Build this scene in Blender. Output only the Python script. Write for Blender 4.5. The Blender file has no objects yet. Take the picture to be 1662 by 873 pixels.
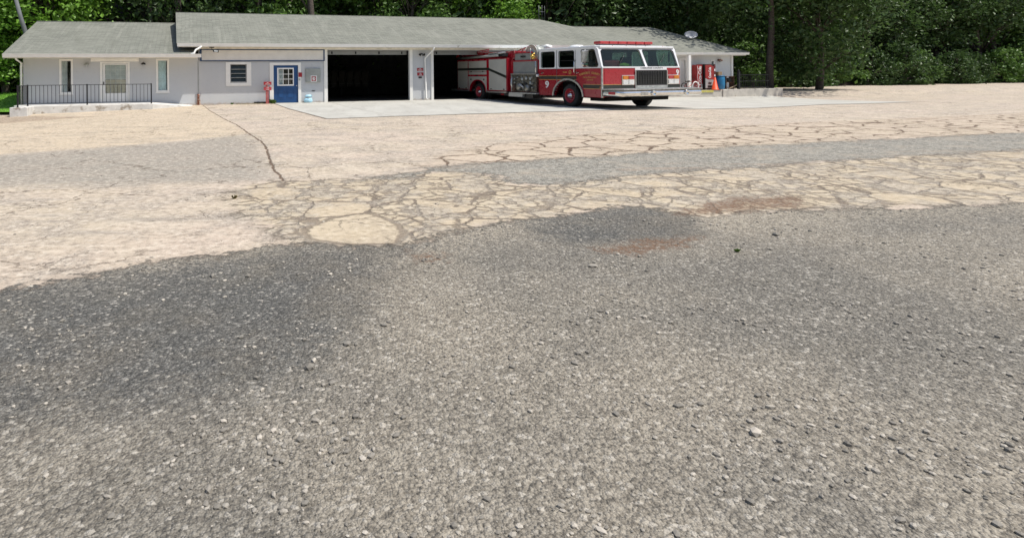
import bpy, bmesh, math, random
import numpy as np
from mathutils import Vector, Matrix, Euler, noise as mnoise

random.seed(7)
SC = bpy.context.scene
COL = SC.collection
PI = math.pi

# ------------------------------------------------------------------ helpers
class MB:
    """collects boxes, prisms, tubes and lathes; build() links them as one mesh object"""
    def __init__(s):
        s.v = []; s.f = []; s.sm = []
    def add(s, vs, fs, M=None, smooth=False):
        n = len(s.v)
        for p in vs:
            p = Vector(p)
            s.v.append(M @ p if M is not None else p)
        for f in fs:
            s.f.append([n + i for i in f]); s.sm.append(smooth)
        return s
    def box(s, x0, x1, y0, y1, z0, z1, M=None):
        vs = [(x0,y0,z0),(x1,y0,z0),(x1,y1,z0),(x0,y1,z0),(x0,y0,z1),(x1,y0,z1),(x1,y1,z1),(x0,y1,z1)]
        return s.add(vs, [(0,3,2,1),(4,5,6,7),(0,1,5,4),(1,2,6,5),(2,3,7,6),(3,0,4,7)], M)
    def prism(s, pts, y0, y1, M=None, smooth=False):
        """polygon given in (x, z), counter-clockwise seen from -y, pulled from y0 to y1"""
        n = len(pts)
        vs = [(p[0], y0, p[1]) for p in pts] + [(p[0], y1, p[1]) for p in pts]
        fs = [tuple(range(n)), tuple(range(2*n-1, n-1, -1))]
        fs += [(i, i+n, (i+1) % n + n, (i+1) % n) for i in range(n)]
        return s.add(vs, fs, M, smooth)
    def slab(s, pts, z0, z1, M=None):
        """polygon in (x, y), pulled from z0 to z1"""
        n = len(pts)
        vs = [(p[0], p[1], z0) for p in pts] + [(p[0], p[1], z1) for p in pts]
        fs = [tuple(range(n-1, -1, -1)), tuple(range(n, 2*n))]
        fs += [(i, (i+1) % n, (i+1) % n + n, i+n) for i in range(n)]
        return s.add(vs, fs, M)
    def tube(s, path, r, n=8, caps=True, M=None):
        path = [Vector(p) for p in path]
        rs = r if isinstance(r, (list, tuple)) else [r] * len(path)
        vs = []; fs = []
        up = None
        for i, p in enumerate(path):
            if i == 0: d = path[1] - p
            elif i == len(path)-1: d = p - path[i-1]
            else: d = (path[i+1] - p).normalized() + (p - path[i-1]).normalized()
            d.normalize()
            if up is None:
                up = Vector((0,0,1)) if abs(d.z) < .9 else Vector((1,0,0))
            a = d.cross(up).normalized(); b = a.cross(d).normalized(); up = b
            for k in range(n):
                t = 2*PI*k/n
                vs.append(p + (a*math.cos(t) + b*math.sin(t)) * rs[i])
        for i in range(len(path)-1):
            for k in range(n):
                fs.append((i*n+k, i*n+(k+1) % n, (i+1)*n+(k+1) % n, (i+1)*n+k))
        s.add(vs, fs, M, True)
        if caps:
            m = len(s.v) - len(vs)
            s.f.append([m+k for k in range(n-1, -1, -1)]); s.sm.append(False)
            s.f.append([m+(len(path)-1)*n+k for k in range(n)]); s.sm.append(False)
        return s
    def lathe(s, prof, n=24, M=None, smooth=True):
        """profile (r, h) turned round the z axis"""
        vs = []; fs = []
        m = len(prof)
        for k in range(n):
            t = 2*PI*k/n
            for r, h in prof: vs.append((r*math.cos(t), r*math.sin(t), h))
        for k in range(n):
            for i in range(m-1):
                a = k*m+i; b = ((k+1) % n)*m+i
                fs.append((a, b, b+1, a+1))
        return s.add(vs, fs, M, smooth)
    def plate(s, outer, holes, t, M=None):
        """flat plate in x-z at y=0 (looks to -y), thickness t towards +y, with holes"""
        bm = bmesh.new(); es = []
        for loop in [outer] + holes:
            vv = [bm.verts.new((p[0], 0, p[1])) for p in loop]
            es += [bm.edges.new((vv[i], vv[(i+1) % len(vv)])) for i in range(len(vv))]
        bmesh.ops.triangle_fill(bm, use_beauty=True, use_dissolve=False, edges=es)
        r = bmesh.ops.extrude_face_region(bm, geom=list(bm.faces))
        bmesh.ops.translate(bm, vec=(0, t, 0), verts=[g for g in r['geom'] if isinstance(g, bmesh.types.BMVert)])
        bmesh.ops.recalc_face_normals(bm, faces=list(bm.faces))
        bm.verts.index_update()
        s.add([v.co.copy() for v in bm.verts], [[v.index for v in f.verts] for f in bm.faces], M)
        bm.free(); return s
    def build(s, name, mat, parent=None, bevel=0, label=None, loc=None, rot=None, seg=2):
        me = bpy.data.meshes.new(name)
        me.from_pydata([tuple(v) for v in s.v], [], s.f)
        me.polygons.foreach_set('use_smooth', s.sm)
        me.update()
        if mat: me.materials.append(mat)
        o = bpy.data.objects.new(name, me); COL.objects.link(o)
        if parent: o.parent = parent
        if loc: o.location = loc
        if rot: o.rotation_euler = rot
        if bevel:
            b = o.modifiers.new('bevel', 'BEVEL'); b.width = bevel; b.segments = seg
            b.limit_method = 'ANGLE'; b.angle_limit = math.radians(40)
        if label: o['label'] = label
        return o

def rr(x0, x1, z0, z1, r, n=4):
    out = []
    for cx, cz, a0 in ((x1-r, z0+r, -PI/2), (x1-r, z1-r, 0), (x0+r, z1-r, PI/2), (x0+r, z0+r, PI)):
        for k in range(n+1):
            t = a0 + PI/2*k/n
            out.append((cx + r*math.cos(t), cz + r*math.sin(t)))
    return out
def rect(x0, x1, z0, z1): return [(x0,z0),(x1,z0),(x1,z1),(x0,z1)]
def ell(cx, cz, rx, rz, n=20): return [(cx+rx*math.cos(2*PI*k/n), cz+rz*math.sin(2*PI*k/n)) for k in range(n)]

def tag(o, label=None, cat=None, group=None, kind=None):
    if label: o['label'] = label
    if cat: o['category'] = cat
    if group: o['group'] = group
    if kind: o['kind'] = kind
    return o
def empty(name, loc=(0,0,0), rz=0):
    o = bpy.data.objects.new(name, None); COL.objects.link(o)
    o.location = loc; o.rotation_euler = (0, 0, rz); o.empty_display_size = .3
    return o
def copy_tree(o, parent=None):
    c = o.copy(); COL.objects.link(c)
    if parent: c.parent = parent
    for ch in list(o.children): copy_tree(ch, c)
    return c
def lettering(body, size, mat, parent, loc, rot, sx=1.0, name='lettering', spacing=1.0, bold=.0, depth=.003):
    cu = bpy.data.curves.new('text', 'FONT'); cu.body = body; cu.size = size; cu.extrude = depth
    cu.align_x = 'CENTER'; cu.align_y = 'CENTER'; cu.space_character = spacing; cu.offset = bold
    cu.resolution_u = 3
    t = bpy.data.objects.new('text', cu); COL.objects.link(t)
    dg = bpy.context.evaluated_depsgraph_get()
    me = bpy.data.meshes.new_from_object(t.evaluated_get(dg))
    bpy.data.objects.remove(t); me.materials.clear(); me.materials.append(mat)
    o = bpy.data.objects.new(name, me); COL.objects.link(o); o.parent = parent
    o.location = loc; o.rotation_euler = rot; o.scale = (sx, 1, 1)
    return o

# ------------------------------------------------------------------ materials
class NT:
    def __init__(s, name):
        s.m = bpy.data.materials.new(name); s.m.use_nodes = True
        s.t = s.m.node_tree; s.t.nodes.clear()
        s.out = s.t.nodes.new('ShaderNodeOutputMaterial')
    def n(s, typ, **kw):
        nd = s.t.nodes.new(typ)
        ins = kw.pop('ins', {})
        for k, v in kw.items(): setattr(nd, k, v)
        for k, v in ins.items(): s.set(nd.inputs[k], v)
        return nd
    def set(s, sock, v):
        if isinstance(v, bpy.types.NodeSocket): s.t.links.new(v, sock)
        elif isinstance(v, tuple) and len(v) == 3 and sock.type == 'RGBA': sock.default_value = (*v, 1)
        else: sock.default_value = v
    def math(s, op, a, b=None, c=None, clamp=False):
        nd = s.n('ShaderNodeMath', operation=op, use_clamp=clamp)
        s.set(nd.inputs[0], a)
        if b is not None: s.set(nd.inputs[1], b)
        if c is not None: s.set(nd.inputs[2], c)
        return nd.outputs[0]
    def mix(s, f, a, b, mode='MIX'):
        nd = s.n('ShaderNodeMix', data_type='RGBA', blend_type=mode)
        s.set(nd.inputs[0], f); s.set(nd.inputs[6], a); s.set(nd.inputs[7], b)
        return nd.outputs[2]
    def noise(s, vec, scale, detail=3, rough=.55, w=None):
        nd = s.n('ShaderNodeTexNoise'); s.set(nd.inputs['Vector'], vec)
        nd.inputs['Scale'].default_value = scale; nd.inputs['Detail'].default_value = detail
        nd.inputs['Roughness'].default_value = rough
        return nd.outputs['Fac']
    def ss(s, v, a, b):
        nd = s.n('ShaderNodeMapRange', interpolation_type='SMOOTHSTEP')
        s.set(nd.inputs[0], v); s.set(nd.inputs[1], a); s.set(nd.inputs[2], b)
        return nd.outputs[0]
    def obj(s): return s.n('ShaderNodeTexCoord').outputs['Object']
    def scale(s, vec, sc):
        nd = s.n('ShaderNodeMapping'); s.set(nd.inputs['Vector'], vec); nd.inputs['Scale'].default_value = sc
        return nd.outputs[0]
    def bump(s, h, strength=.3, dist=.01, normal=None):
        nd = s.n('ShaderNodeBump'); s.set(nd.inputs['Height'], h)
        nd.inputs['Strength'].default_value = strength; nd.inputs['Distance'].default_value = dist
        if normal is not None: s.set(nd.inputs['Normal'], normal)
        return nd.outputs[0]
    def attr(s, name): return s.n('ShaderNodeAttribute', attribute_name=name).outputs['Fac']
    def bsdf(s, col, rough=.6, metal=0., normal=None, **kw):
        nd = s.n('ShaderNodeBsdfPrincipled')
        s.set(nd.inputs['Base Color'], col); s.set(nd.inputs['Roughness'], rough); s.set(nd.inputs['Metallic'], metal)
        if normal is not None: s.set(nd.inputs['Normal'], normal)
        for k, v in kw.items(): s.set(nd.inputs[k.replace('_', ' ')], v)
        s.t.links.new(nd.outputs[0], s.out.inputs[0])
        return nd

def plain(name, col, rough=.6, metal=0., var=.12, vs=3., bump=.0, bs=40., dirt=None, **kw):
    t = NT(name); o = t.obj()
    n1 = t.noise(o, vs, 4)
    lo = tuple(c*(1-var) for c in col); hi = tuple(min(1, c*(1+var)) for c in col)
    c = t.mix(t.ss(n1, .3, .7), lo, hi)
    if dirt:
        n2 = t.noise(o, dirt[1], 5, .65)
        c = t.mix(t.ss(n2, dirt[2], dirt[2]+.12), c, dirt[0])
    rg = t.math('ADD', rough-.05, t.math('MULTIPLY', n1, .1))
    nm = t.bump(t.noise(o, bs, 3), bump, .01) if bump else None
    t.bsdf(c, rg, metal, nm, **kw)
    return t.m

M = {}
M['trim'] = plain('white_painted_trim', (.84,.83,.79), .5, var=.04, dirt=((.55,.52,.46), 3., .68))
M['gutter'] = plain('white_gutter', (.88,.87,.83), .35, var=.04, dirt=((.5,.47,.38), 2.2, .66))
M['soffit'] = plain('cream_frieze_board', (.76,.72,.62), .6)
M['board'] = plain('blank_sign_board', (.74,.72,.68), .5, var=.04)
M['navy'] = plain('navy_trim', (.015,.05,.13), .45)
M['door_blue'] = plain('blue_door_paint', (.010,.066,.20), .4, var=.08)
M['dark_metal'] = plain('black_iron', (.02,.02,.022), .5, .3)
M['alum'] = plain('aluminium', (.55,.56,.57), .35, .9)
M['grey_metal'] = plain('weathered_grey_metal', (.24,.25,.26), .5, .5)
M['galv'] = plain('galvanised_grey', (.33,.35,.33), .5, .2, dirt=((.4,.3,.24), 6, .66))
M['sign_red'] = plain('sign_red', (.33,.014,.022), .45, var=.1)
M['sign_red_faded'] = plain('faded_sign_red', (.40,.05,.06), .5, var=.2)
M['white'] = plain('white_enamel', (.78,.78,.76), .4, var=.03)
M['black'] = plain('black_paint', (.012,.013,.013), .35)
M['rubber'] = plain('tyre_rubber', (.018,.018,.018), .75, var=.3, vs=12)
M['black_rubber'] = plain('dark_underbody', (.01,.01,.01), .9)
M['inside'] = plain('shade_dark_interior', (.035,.038,.036), .9, var=.3)  # interior shade is put into this near-black colour
M['inside_floor'] = plain('shade_dark_bay_floor', (.06,.058,.052), .8, var=.3)  # shade of the bay put into the floor colour
M['curtain'] = plain('pale_curtain', (.74,.78,.78), .9, var=.1, vs=6)
M['curtain_blue'] = plain('blue_grey_curtain', (.72,.86,.9), .9, var=.1, vs=6)
M['room'] = plain('dim_room', (.03,.03,.03), .9)  # dimness of the rooms is put into this near-black
M['truck_red'] = plain('fire_engine_red', (.33,.006,.018), .28, var=.05, Coat_Weight=.6, Coat_Roughness=.06)
M['truck_white'] = plain('white_cab_paint', (.76,.77,.78), .3, var=.03, Coat_Weight=.5, Coat_Roughness=.06)
M['chrome'] = plain('chrome', (.78,.78,.76), .09, 1., var=.06)
M['steel'] = plain('brushed_steel', (.5,.5,.48), .33, .85, var=.2, vs=8)
M['panel'] = plain('satin_locker_panel', (.52,.51,.46), .38, .25, var=.05, vs=1.5)
M['panel_dark'] = plain('satin_grey_panel', (.30,.31,.30), .36, .4, var=.08)
M['pump'] = plain('pump_panel_steel', (.17,.16,.13), .45, .7, var=.6, vs=9, dirt=((.08,.07,.06), 14, .5))
M['rim_red'] = plain('red_wheel_rim', (.36,.02,.03), .4)
M['gold'] = plain('gold_leaf', (.62,.40,.12), .4, .3)
M['brass'] = plain('brass', (.7,.48,.12), .28, .8)
M['stripe'] = plain('dark_stripe', (.022,.026,.02), .35)
M['amber'] = plain('amber_lens', (.55,.18,.02), .2)
M['lens_red'] = plain('red_lens', (.40,.025,.03), .15, Coat_Weight=.5)
M['lens_clear'] = plain('headlamp_glass', (.75,.77,.78), .12, .4)
M['cone'] = plain('orange_cone', (.85,.09,.02), .5, var=.05)
M['barrel'] = plain('blue_plastic', (.015,.16,.33), .4)
M['card'] = plain('cardboard', (.25,.17,.1), .85)
M['wood'] = plain('old_brown_wood', (.12,.06,.035), .7, var=.4, vs=7)
M['vend_red'] = plain('vending_red', (.30,.022,.022), .3, var=.1)
M['vend_grey'] = plain('vending_silver', (.4,.42,.42), .35, .3)
M['bag'] = plain('pale_blue_plastic_bag', (.42,.68,.82), .35, var=.2, vs=9)
M['dish'] = plain('satellite_dish_grey', (.42,.43,.45), .5)
M['yellow_kerb'] = plain('worn_yellow_paint', (.5,.44,.1), .7, dirt=((.4,.38,.34), 5, .55))
M['rust'] = plain('rusty_pipe', (.25,.09,.05), .8, dirt=((.6,.5,.42), 12, .5))
M['terracotta'] = plain('stained_patch', (.5,.28,.18), .85, dirt=((.62,.56,.5), 9, .45))
M['pole'] = plain('weathered_pole', (.13,.14,.145), .8)
M['coat'] = plain('turnout_cloth', (.03,.027,.02), .9)  # cloth darkened so the coats sink into the bay's shade
M['hi_vis'] = plain('yellow_green_vest', (.45,.6,.1), .8)
M['bark'] = plain('bark', (.10,.08,.065), .9, var=.35, vs=9, bump=.6, bs=25)

def glass(name, tint, alpha, rough=.03):
    t = NT(name)
    tr = t.n('ShaderNodeBsdfTransparent', ins={'Color': tint})
    gl = t.n('ShaderNodeBsdfGlossy', ins={'Color': (.9,.95,.93), 'Roughness': rough})
    df = t.n('ShaderNodeBsdfDiffuse', ins={'Color': (.02,.03,.025)})
    lw = t.n('ShaderNodeLayerWeight', ins={'Blend': .5}).outputs['Facing']
    fres = t.math('ADD', .035, t.math('MULTIPLY', t.math('POWER', lw, 5.), .9))
    m1 = t.n('ShaderNodeMixShader', ins={0: alpha}); t.t.links.new(tr.outputs[0], m1.inputs[1]); t.t.links.new(df.outputs[0], m1.inputs[2])
    m2 = t.n('ShaderNodeMixShader'); t.t.links.new(fres, m2.inputs[0])
    t.t.links.new(m1.outputs[0], m2.inputs[1]); t.t.links.new(gl.outputs[0], m2.inputs[2])
    t.t.links.new(m2.outputs[0], t.out.inputs[0])
    return t.m
M['glass'] = glass('window_glass', (.93,.95,.94), .03)
M['cab_glass'] = glass('tinted_cab_glass', (.58,.69,.63), .05)

# block wall: grey paint, sun-bleached patches and grime running up from the ground
def wall_mat(name, col, tint):
    t = NT(name); o = t.obj()
    n1 = t.noise(o, .8, 5, .6); n2 = t.noise(o, 6, 5, .65)
    c = t.mix(t.ss(n1, .35, .68), col, tuple(a*b for a, b in zip(col, tint)))
    c = t.mix(t.math('MULTIPLY', t.ss(n2, .55, .8), .25), c, (.28,.25,.22))
    sep = t.n('ShaderNodeSeparateXYZ', ins={0: o}).outputs[2]
    low = t.math('MULTIPLY', t.ss(t.math('ADD', sep, t.math('MULTIPLY', n2, .35)), .32, .12), .75)
    c = t.mix(low, c, (.33,.24,.17))
    br = t.n('ShaderNodeTexBrick')
    cx = t.n('ShaderNodeSeparateXYZ', ins={0: o}); cb = t.n('ShaderNodeCombineXYZ', ins={0: cx.outputs[0], 1: cx.outputs[2]})
    t.set(br.inputs['Vector'], cb.outputs[0]); br.inputs['Scale'].default_value = 1
    br.inputs['Brick Width'].default_value = .58; br.inputs['Row Height'].default_value = .2; br.inputs['Mortar Size'].default_value = .006
    h = t.math('ADD', t.math('MULTIPLY', br.outputs['Fac'], -.5), t.math('MULTIPLY', t.noise(o, 60, 3), .35))
    t.bsdf(c, .75, 0, t.bump(h, .35, .006))
    return t.m
M['wall'] = wall_mat('grey_painted_block', (.52,.535,.55), (1.06,1.05,1.03))
M['wall_white'] = wall_mat('white_painted_block', (.66,.67,.66), (1.05,1.05,1.05))
M['slab_paint'] = plain('flaking_white_slab', (.62,.61,.58), .8, var=.1, bump=.5, bs=18, dirt=((.33,.29,.24), 2.4, .53))

def shingles():
    t = NT('grey_asphalt_shingles'); o = t.obj()
    br = t.n('ShaderNodeTexBrick'); t.set(br.inputs['Vector'], o)
    br.inputs['Scale'].default_value = 1; br.inputs['Brick Width'].default_value = .42; br.inputs['Row Height'].default_value = .16
    br.inputs['Mortar Size'].default_value = .014; br.inputs['Mortar Smooth'].default_value = .4
    t.set(br.inputs['Color1'], (.135,.142,.118)); t.set(br.inputs['Color2'], (.205,.212,.178)); t.set(br.inputs['Mortar'], (.07,.075,.06))
    n1 = t.noise(o, .5, 5, .6); n2 = t.noise(t.scale(o, (2.2,.35,1)), 1.3, 5, .65)
    c = t.mix(t.math('MULTIPLY', t.ss(n1, .35, .7), .5), br.outputs['Color'], (.215,.22,.185))
    c = t.mix(t.math('MULTIPLY', t.ss(n2, .54, .70), .55), c, (.11,.115,.09))
    n3 = t.noise(t.scale(o, (3.5,.25,1)), 1., 6, .7); c = t.mix(t.math('MULTIPLY', t.ss(n3, .52, .64), .3), c, (.29,.29,.25))
    c = t.mix(t.math('MULTIPLY', t.ss(t.noise(o, 45, 2), .35, .75), .35), c, (.27,.27,.24))
    h = t.math('ADD', t.math('MULTIPLY', br.outputs['Fac'], -.6), t.math('MULTIPLY', t.noise(o, 120, 2), .3))
    t.bsdf(c, .9, 0, t.bump(h, .5, .012)); return t.m
M['shingles'] = shingles()

def leaf(name, c1, c2, c3):
    t = NT(name); o = t.obj()
    n1 = t.noise(o, .55, 3); n2 = t.noise(o, 7, 2)
    c = t.mix(t.ss(n1, .35, .65), c1, c2)
    c = t.mix(t.math('MULTIPLY', t.ss(n2, .4, .8), .6), c, c3)
    d = t.n('ShaderNodeBsdfDiffuse', ins={'Color': c}); tr = t.n('ShaderNodeBsdfTranslucent', ins={'Color': c})
    gl = t.n('ShaderNodeBsdfGlossy', ins={'Color': (.5,.5,.5), 'Roughness': .45})
    m1 = t.n('ShaderNodeMixShader', ins={0: .35}); t.t.links.new(d.outputs[0], m1.inputs[1]); t.t.links.new(tr.outputs[0], m1.inputs[2])
    m2 = t.n('ShaderNodeMixShader', ins={0: .05}); t.t.links.new(m1.outputs[0], m2.inputs[1]); t.t.links.new(gl.outputs[0], m2.inputs[2])
    t.t.links.new(m2.outputs[0], t.out.inputs[0]); return t.m
M['leaf_dark'] = leaf('dark_leaves', (.042,.08,.024), (.07,.13,.034), (.115,.19,.05))
M['leaf_mid'] = leaf('mid_green_leaves', (.075,.155,.028), (.12,.22,.042), (.18,.29,.07))
M['leaf_bright'] = leaf('sunlit_bright_leaves', (.13,.27,.03), (.20,.39,.045), (.30,.48,.08))  # full sun on the leaves is put into this brighter green
M['dry_weed'] = plain('dry_weed', (.16,.13,.05), .9)
M['grille_dark'] = plain('dark_grille_metal', (.05,.05,.05), .3, .6)
M['cast'] = plain('dull_cast_metal', (.28,.27,.24), .4, .8, var=.3, vs=20)
M['grass'] = leaf('lawn_grass', (.10,.24,.02), (.14,.31,.03), (.2,.36,.06))

# ------------------------------------------------------------------ camera
CAMH = 1.53; PX0, PY0 = 600., 120.
cam = bpy.data.cameras.new('camera'); co = bpy.data.objects.new('camera', cam); COL.objects.link(co)
cam.sensor_width = 36; cam.lens = 36*1000/1662
cam.shift_x = (831-PX0)/1662; cam.shift_y = -((436.5-PY0)*(537/873))/1024
cam.clip_end = 3000; cam.clip_start = .05
co.matrix_world = Matrix.Translation((0, 0, CAMH)) @ Matrix.Rotation(PI/2, 4, 'X') @ Matrix.Rotation(-.0085, 4, 'Z')
SC.camera = co

# building frame: local x runs along the front, local y back into the building
PS = math.radians(16.2); ORG = (-4.5, 33.33)
UX, UY = math.cos(PS), math.sin(PS)
def bw(u, v, z=0.):            # v is metres in front of the wall
    return Vector((ORG[0] + UX*u + UY*v, ORG[1] + UY*u - UX*v, z))
def uv(X, Y):
    dx, dy = X-ORG[0], Y-ORG[1]
    return UX*dx + UY*dy, UY*dx - UX*dy
def gz(X, Y):                  # height of the ground
    u, v = uv(X, Y)
    z = -.08*min(1, max(0, v/4.))
    att = min(1, max(0, 1-(v-6)/14.))
    if u > 11: z -= (.02*min(u-11, 7) + .008*max(0, min(u-18, 12))) * min(1, max(0, (v+1)/2.)) * att
    if u < -5: z -= .02*min(9, -5-u) * min(1, max(0, v/1.5)) * att
    return z

# ------------------------------------------------------------------ ground (real metres; areas of different paving)
AREAS = {
 'dark': [(-20,2.8),(-3.43,3.9),(-2.8,4.64),(-2.5,4.87),(-2.23,5.04),(-1.91,5.33),(-1.65,5.45),(-1.19,5.49),(-1.15,5.68),(-1.0,5.78),(-0.66,5.87),(-0.24,5.76),(0.16,5.7),(0.52,5.95),(0.73,6.17),(1.0,6.35),(1.31,6.61),(1.68,6.76),(2.05,6.86),(2.58,7.22),(3.04,7.44),(3.32,7.26),(3.52,6.93),(3.73,6.8),(4.18,7.0),(6.41,7.14),(9.32,7.6),(16,9.2),(40,14),(60,-40),(-20,-40)],
 'band': [(-0.11,9.42),(0.37,9.68),(1.04,10.53),(1.73,10.93),(2.78,11.17),(4.07,11.67),(5.48,12.21),(7.89,13.19),(15.1,15.12),(30,19),(30,15.6),(12.05,12.06),(6.13,10.25),(4.95,9.92),(3.74,9.39),(3.17,9.1),(2.44,8.78),(2.04,8.95),(1.84,9.78),(1.41,10.18),(0.88,9.95),(0.37,9.51)],
 'slaba': [(0.85,10.83),(1.46,12.29),(2.41,13.47),(3.78,14.61),(5.72,15.93),(7.55,16.8),(10.93,18.28),(21.89,21.91),(30,25),(30,19),(15.1,15.12),(7.89,13.19),(5.48,12.21),(4.07,11.67),(2.78,11.17),(1.73,10.93),(1.04,10.53)],
 'slabb': [(-1.88,8.13),(-1.82,9.03),(-1.33,9.37),(-0.11,9.42),(0.88,9.95),(1.41,10.18),(1.84,9.78),(2.04,8.95),(2.44,8.78),(3.17,9.1),(3.74,9.39),(4.95,9.92),(6.13,10.25),(12.05,12.06),(30,15.6),(30,11.5),(9.3,7.6),(4.18,7.0),(3.73,6.8),(3.52,6.93),(3.32,7.26),(3.04,7.44),(2.58,7.22),(2.05,6.86),(1.68,6.76),(1.31,6.61),(1.0,6.35),(0.73,6.17),(0.52,5.95),(0.16,5.7),(-0.24,5.76),(-0.66,5.87),(-1.05,6.48),(-1.49,7.21)],
 'oldgrey': [(-12,8),(-10.44,10.42),(-7.75,12.89),(-6.25,13.86),(-4.59,15.27),(-3.31,16.89),(-2.32,13.58),(-1.64,10.48),(-1.34,9.37),(-2.49,9.16),(-3.62,9.01),(-4.54,9.06),(-5.54,8.9),(-8.0,6.9)],
 'tan': [(-23.26,25.82),(-15.16,28.04),(-14,31.5),(-9.3,33.78),(-5.49,23.01),(-3.31,16.89),(-4.59,15.27),(-6.25,13.86),(-7.75,12.89),(-12,9.3)],
 'soil': [(-26,27.5),(-14.65,27.3),(-12.4,26.0),(-11.2,26.6),(-13.5,23.2),(-17.5,18.0),(-30,14)],
 'fresh': [(-6,4.0),(-2.2,5.06),(-1.18,5.53),(-.67,5.9),(0,5.83),(.52,5.91),(.26,5.27),(0,4.6),(-.27,3.35),(-3,2.2),(-9,2)],
 'freshb': [(1.94,6.91),(3.1,7.5),(3.61,6.98),(3.42,6.28),(2.83,5.85),(2.07,5.76),(1.66,5.97),(1.63,6.51)],
 'bigslab': [(-0.72,6.41),(-0.43,6.96),(-0.01,7.16),(0.25,6.7),(0.35,6.23),(0.22,5.81),(-0.25,5.82),(-0.62,6.03)],
}
PINE = [[(2.03,5.61),(2.35,5.76),(2.77,5.92),(3.14,5.95),(3.0,5.74),(2.52,5.52),(2.17,5.45)],
        [(3.48,6.99),(3.86,7.3),(4.64,7.77),(5.51,7.89),(5.09,7.29),(4.23,7.09),(3.78,6.89)],
        [(0.37,5.45),(0.54,5.57),(0.59,5.42),(0.47,5.34)]]
CRACK = [(36,-10.1),(34.9,-9.72),(26.91,-6.88),(23.01,-5.49),(19.84,-4.28),(16.89,-3.32),(14.84,-2.61),(13.58,-2.29),(12.05,-1.99),(10.48,-1.64),(9.37,-1.33)]
CROSS = [(-3.32,16.89),(-2.24,17.15),(-0.77,18.8),(0.76,19.32),(2.21,18.5),(4.5,18.9),(8,20.4),(14,22.2)]

def sdf(poly, X, Y):
    P = np.array(poly); d = np.full(X.shape, 1e9); ins = np.zeros(X.shape, bool)
    for i in range(len(P)):
        a = P[i]; b = P[(i+1) % len(P)]; e = b-a
        t = np.clip(((X-a[0])*e[0] + (Y-a[1])*e[1]) / (e@e), 0, 1)
        d = np.minimum(d, (X-a[0]-t*e[0])**2 + (Y-a[1]-t*e[1])**2)
        c = ((a[1] > Y) != (b[1] > Y)) & (X < (b[0]-a[0])*(Y-a[1])/(b[1]-a[1]+1e-12) + a[0])
        ins ^= c
    return np.where(ins, 1, -1) * np.sqrt(d)

def lin(a, b, st): return list(np.arange(a, b, st))
xs = [-900,-400,-200,-110,-70,-48,-34,-26] + lin(-22,-8,.35) + lin(-8,8,.13) + lin(8,24,.25) + lin(24,46,.6) + [50,60,80,120,200,400,900]
ys = [-300,-100,-40,-15,-6,-2,0,1] + lin(1.6,13,.11) + lin(13,24,.2) + lin(24,50,.4) + [52,58,70,100,180,400,900]
GX, GY = np.meshgrid(np.array(xs, float), np.array(ys, float))
nx, ny = len(xs), len(ys)
fx, fy = GX.ravel(), GY.ravel()
U = UX*(fx-ORG[0]) + UY*(fy-ORG[1]); V = UY*(fx-ORG[0]) - UX*(fy-ORG[1])
Z = -.08*np.clip(V/4, 0, 1)
att = np.clip(1-(V-6)/14, 0, 1)
Z -= np.where(U > 11, (.02*np.clip(U-11, 0, 7) + .008*np.clip(U-18, 0, 12))*np.clip((V+1)/2, 0, 1)*att, 0)
Z -= np.where(U < -5, .02*np.clip(-5-U, 0, 9)*np.clip(V/1.5, 0, 1)*att, 0)
Z = np.where((V < -.05) & (V > -10.4) & (U > -12.6) & (U < 24), -.25, Z)       # under the building floor
me = bpy.data.meshes.new('ground')
idx = np.arange(nx*ny).reshape(ny, nx)
quads = np.stack([idx[:-1,:-1], idx[:-1,1:], idx[1:,1:], idx[1:,:-1]], -1).reshape(-1, 4)
me.from_pydata(np.stack([fx, fy, Z], 1).tolist(), [], quads.tolist())
def put(name, arr):
    a = me.attributes.new(name, 'FLOAT', 'POINT'); a.data.foreach_set('value', np.clip(arr, -3, 3).astype(np.float32))
for k, p in AREAS.items(): put(k, sdf(p, fx, fy))
APR = [tuple(bw(*q)[:2]) for q in ((-.7,-.5),(-.26,11.48),(2.38,11.22),(7.94,11.07),(12.4,11.0),(20,11.2),(26,9.5),(34,9.2),(34,-.5))]
put('apr', sdf(APR, fx, fy))
pn = np.full(fx.shape, -3.)
for p in PINE: pn = np.maximum(pn, sdf(p, fx, fy))
put('pine', pn)
cy = np.array([c[0] for c in CRACK])[::-1]; cx_ = np.array([c[1] for c in CRACK])[::-1]
put('crack', np.where((fy > 9.2) & (fy < 36), (fx-np.interp(fy, cy, cx_))*.94, 3))
qx = np.array([c[0] for c in CROSS]); qy = np.array([c[1] for c in CROSS])
put('cross', np.where((fx > -3.4) & (fx < 14), fy-np.interp(fx, qx, qy), 3))
ground = bpy.data.objects.new('ground', me); COL.objects.link(ground); tag(ground, kind='structure')
me.polygons.foreach_set('use_smooth', [True]*len(me.polygons))

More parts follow.
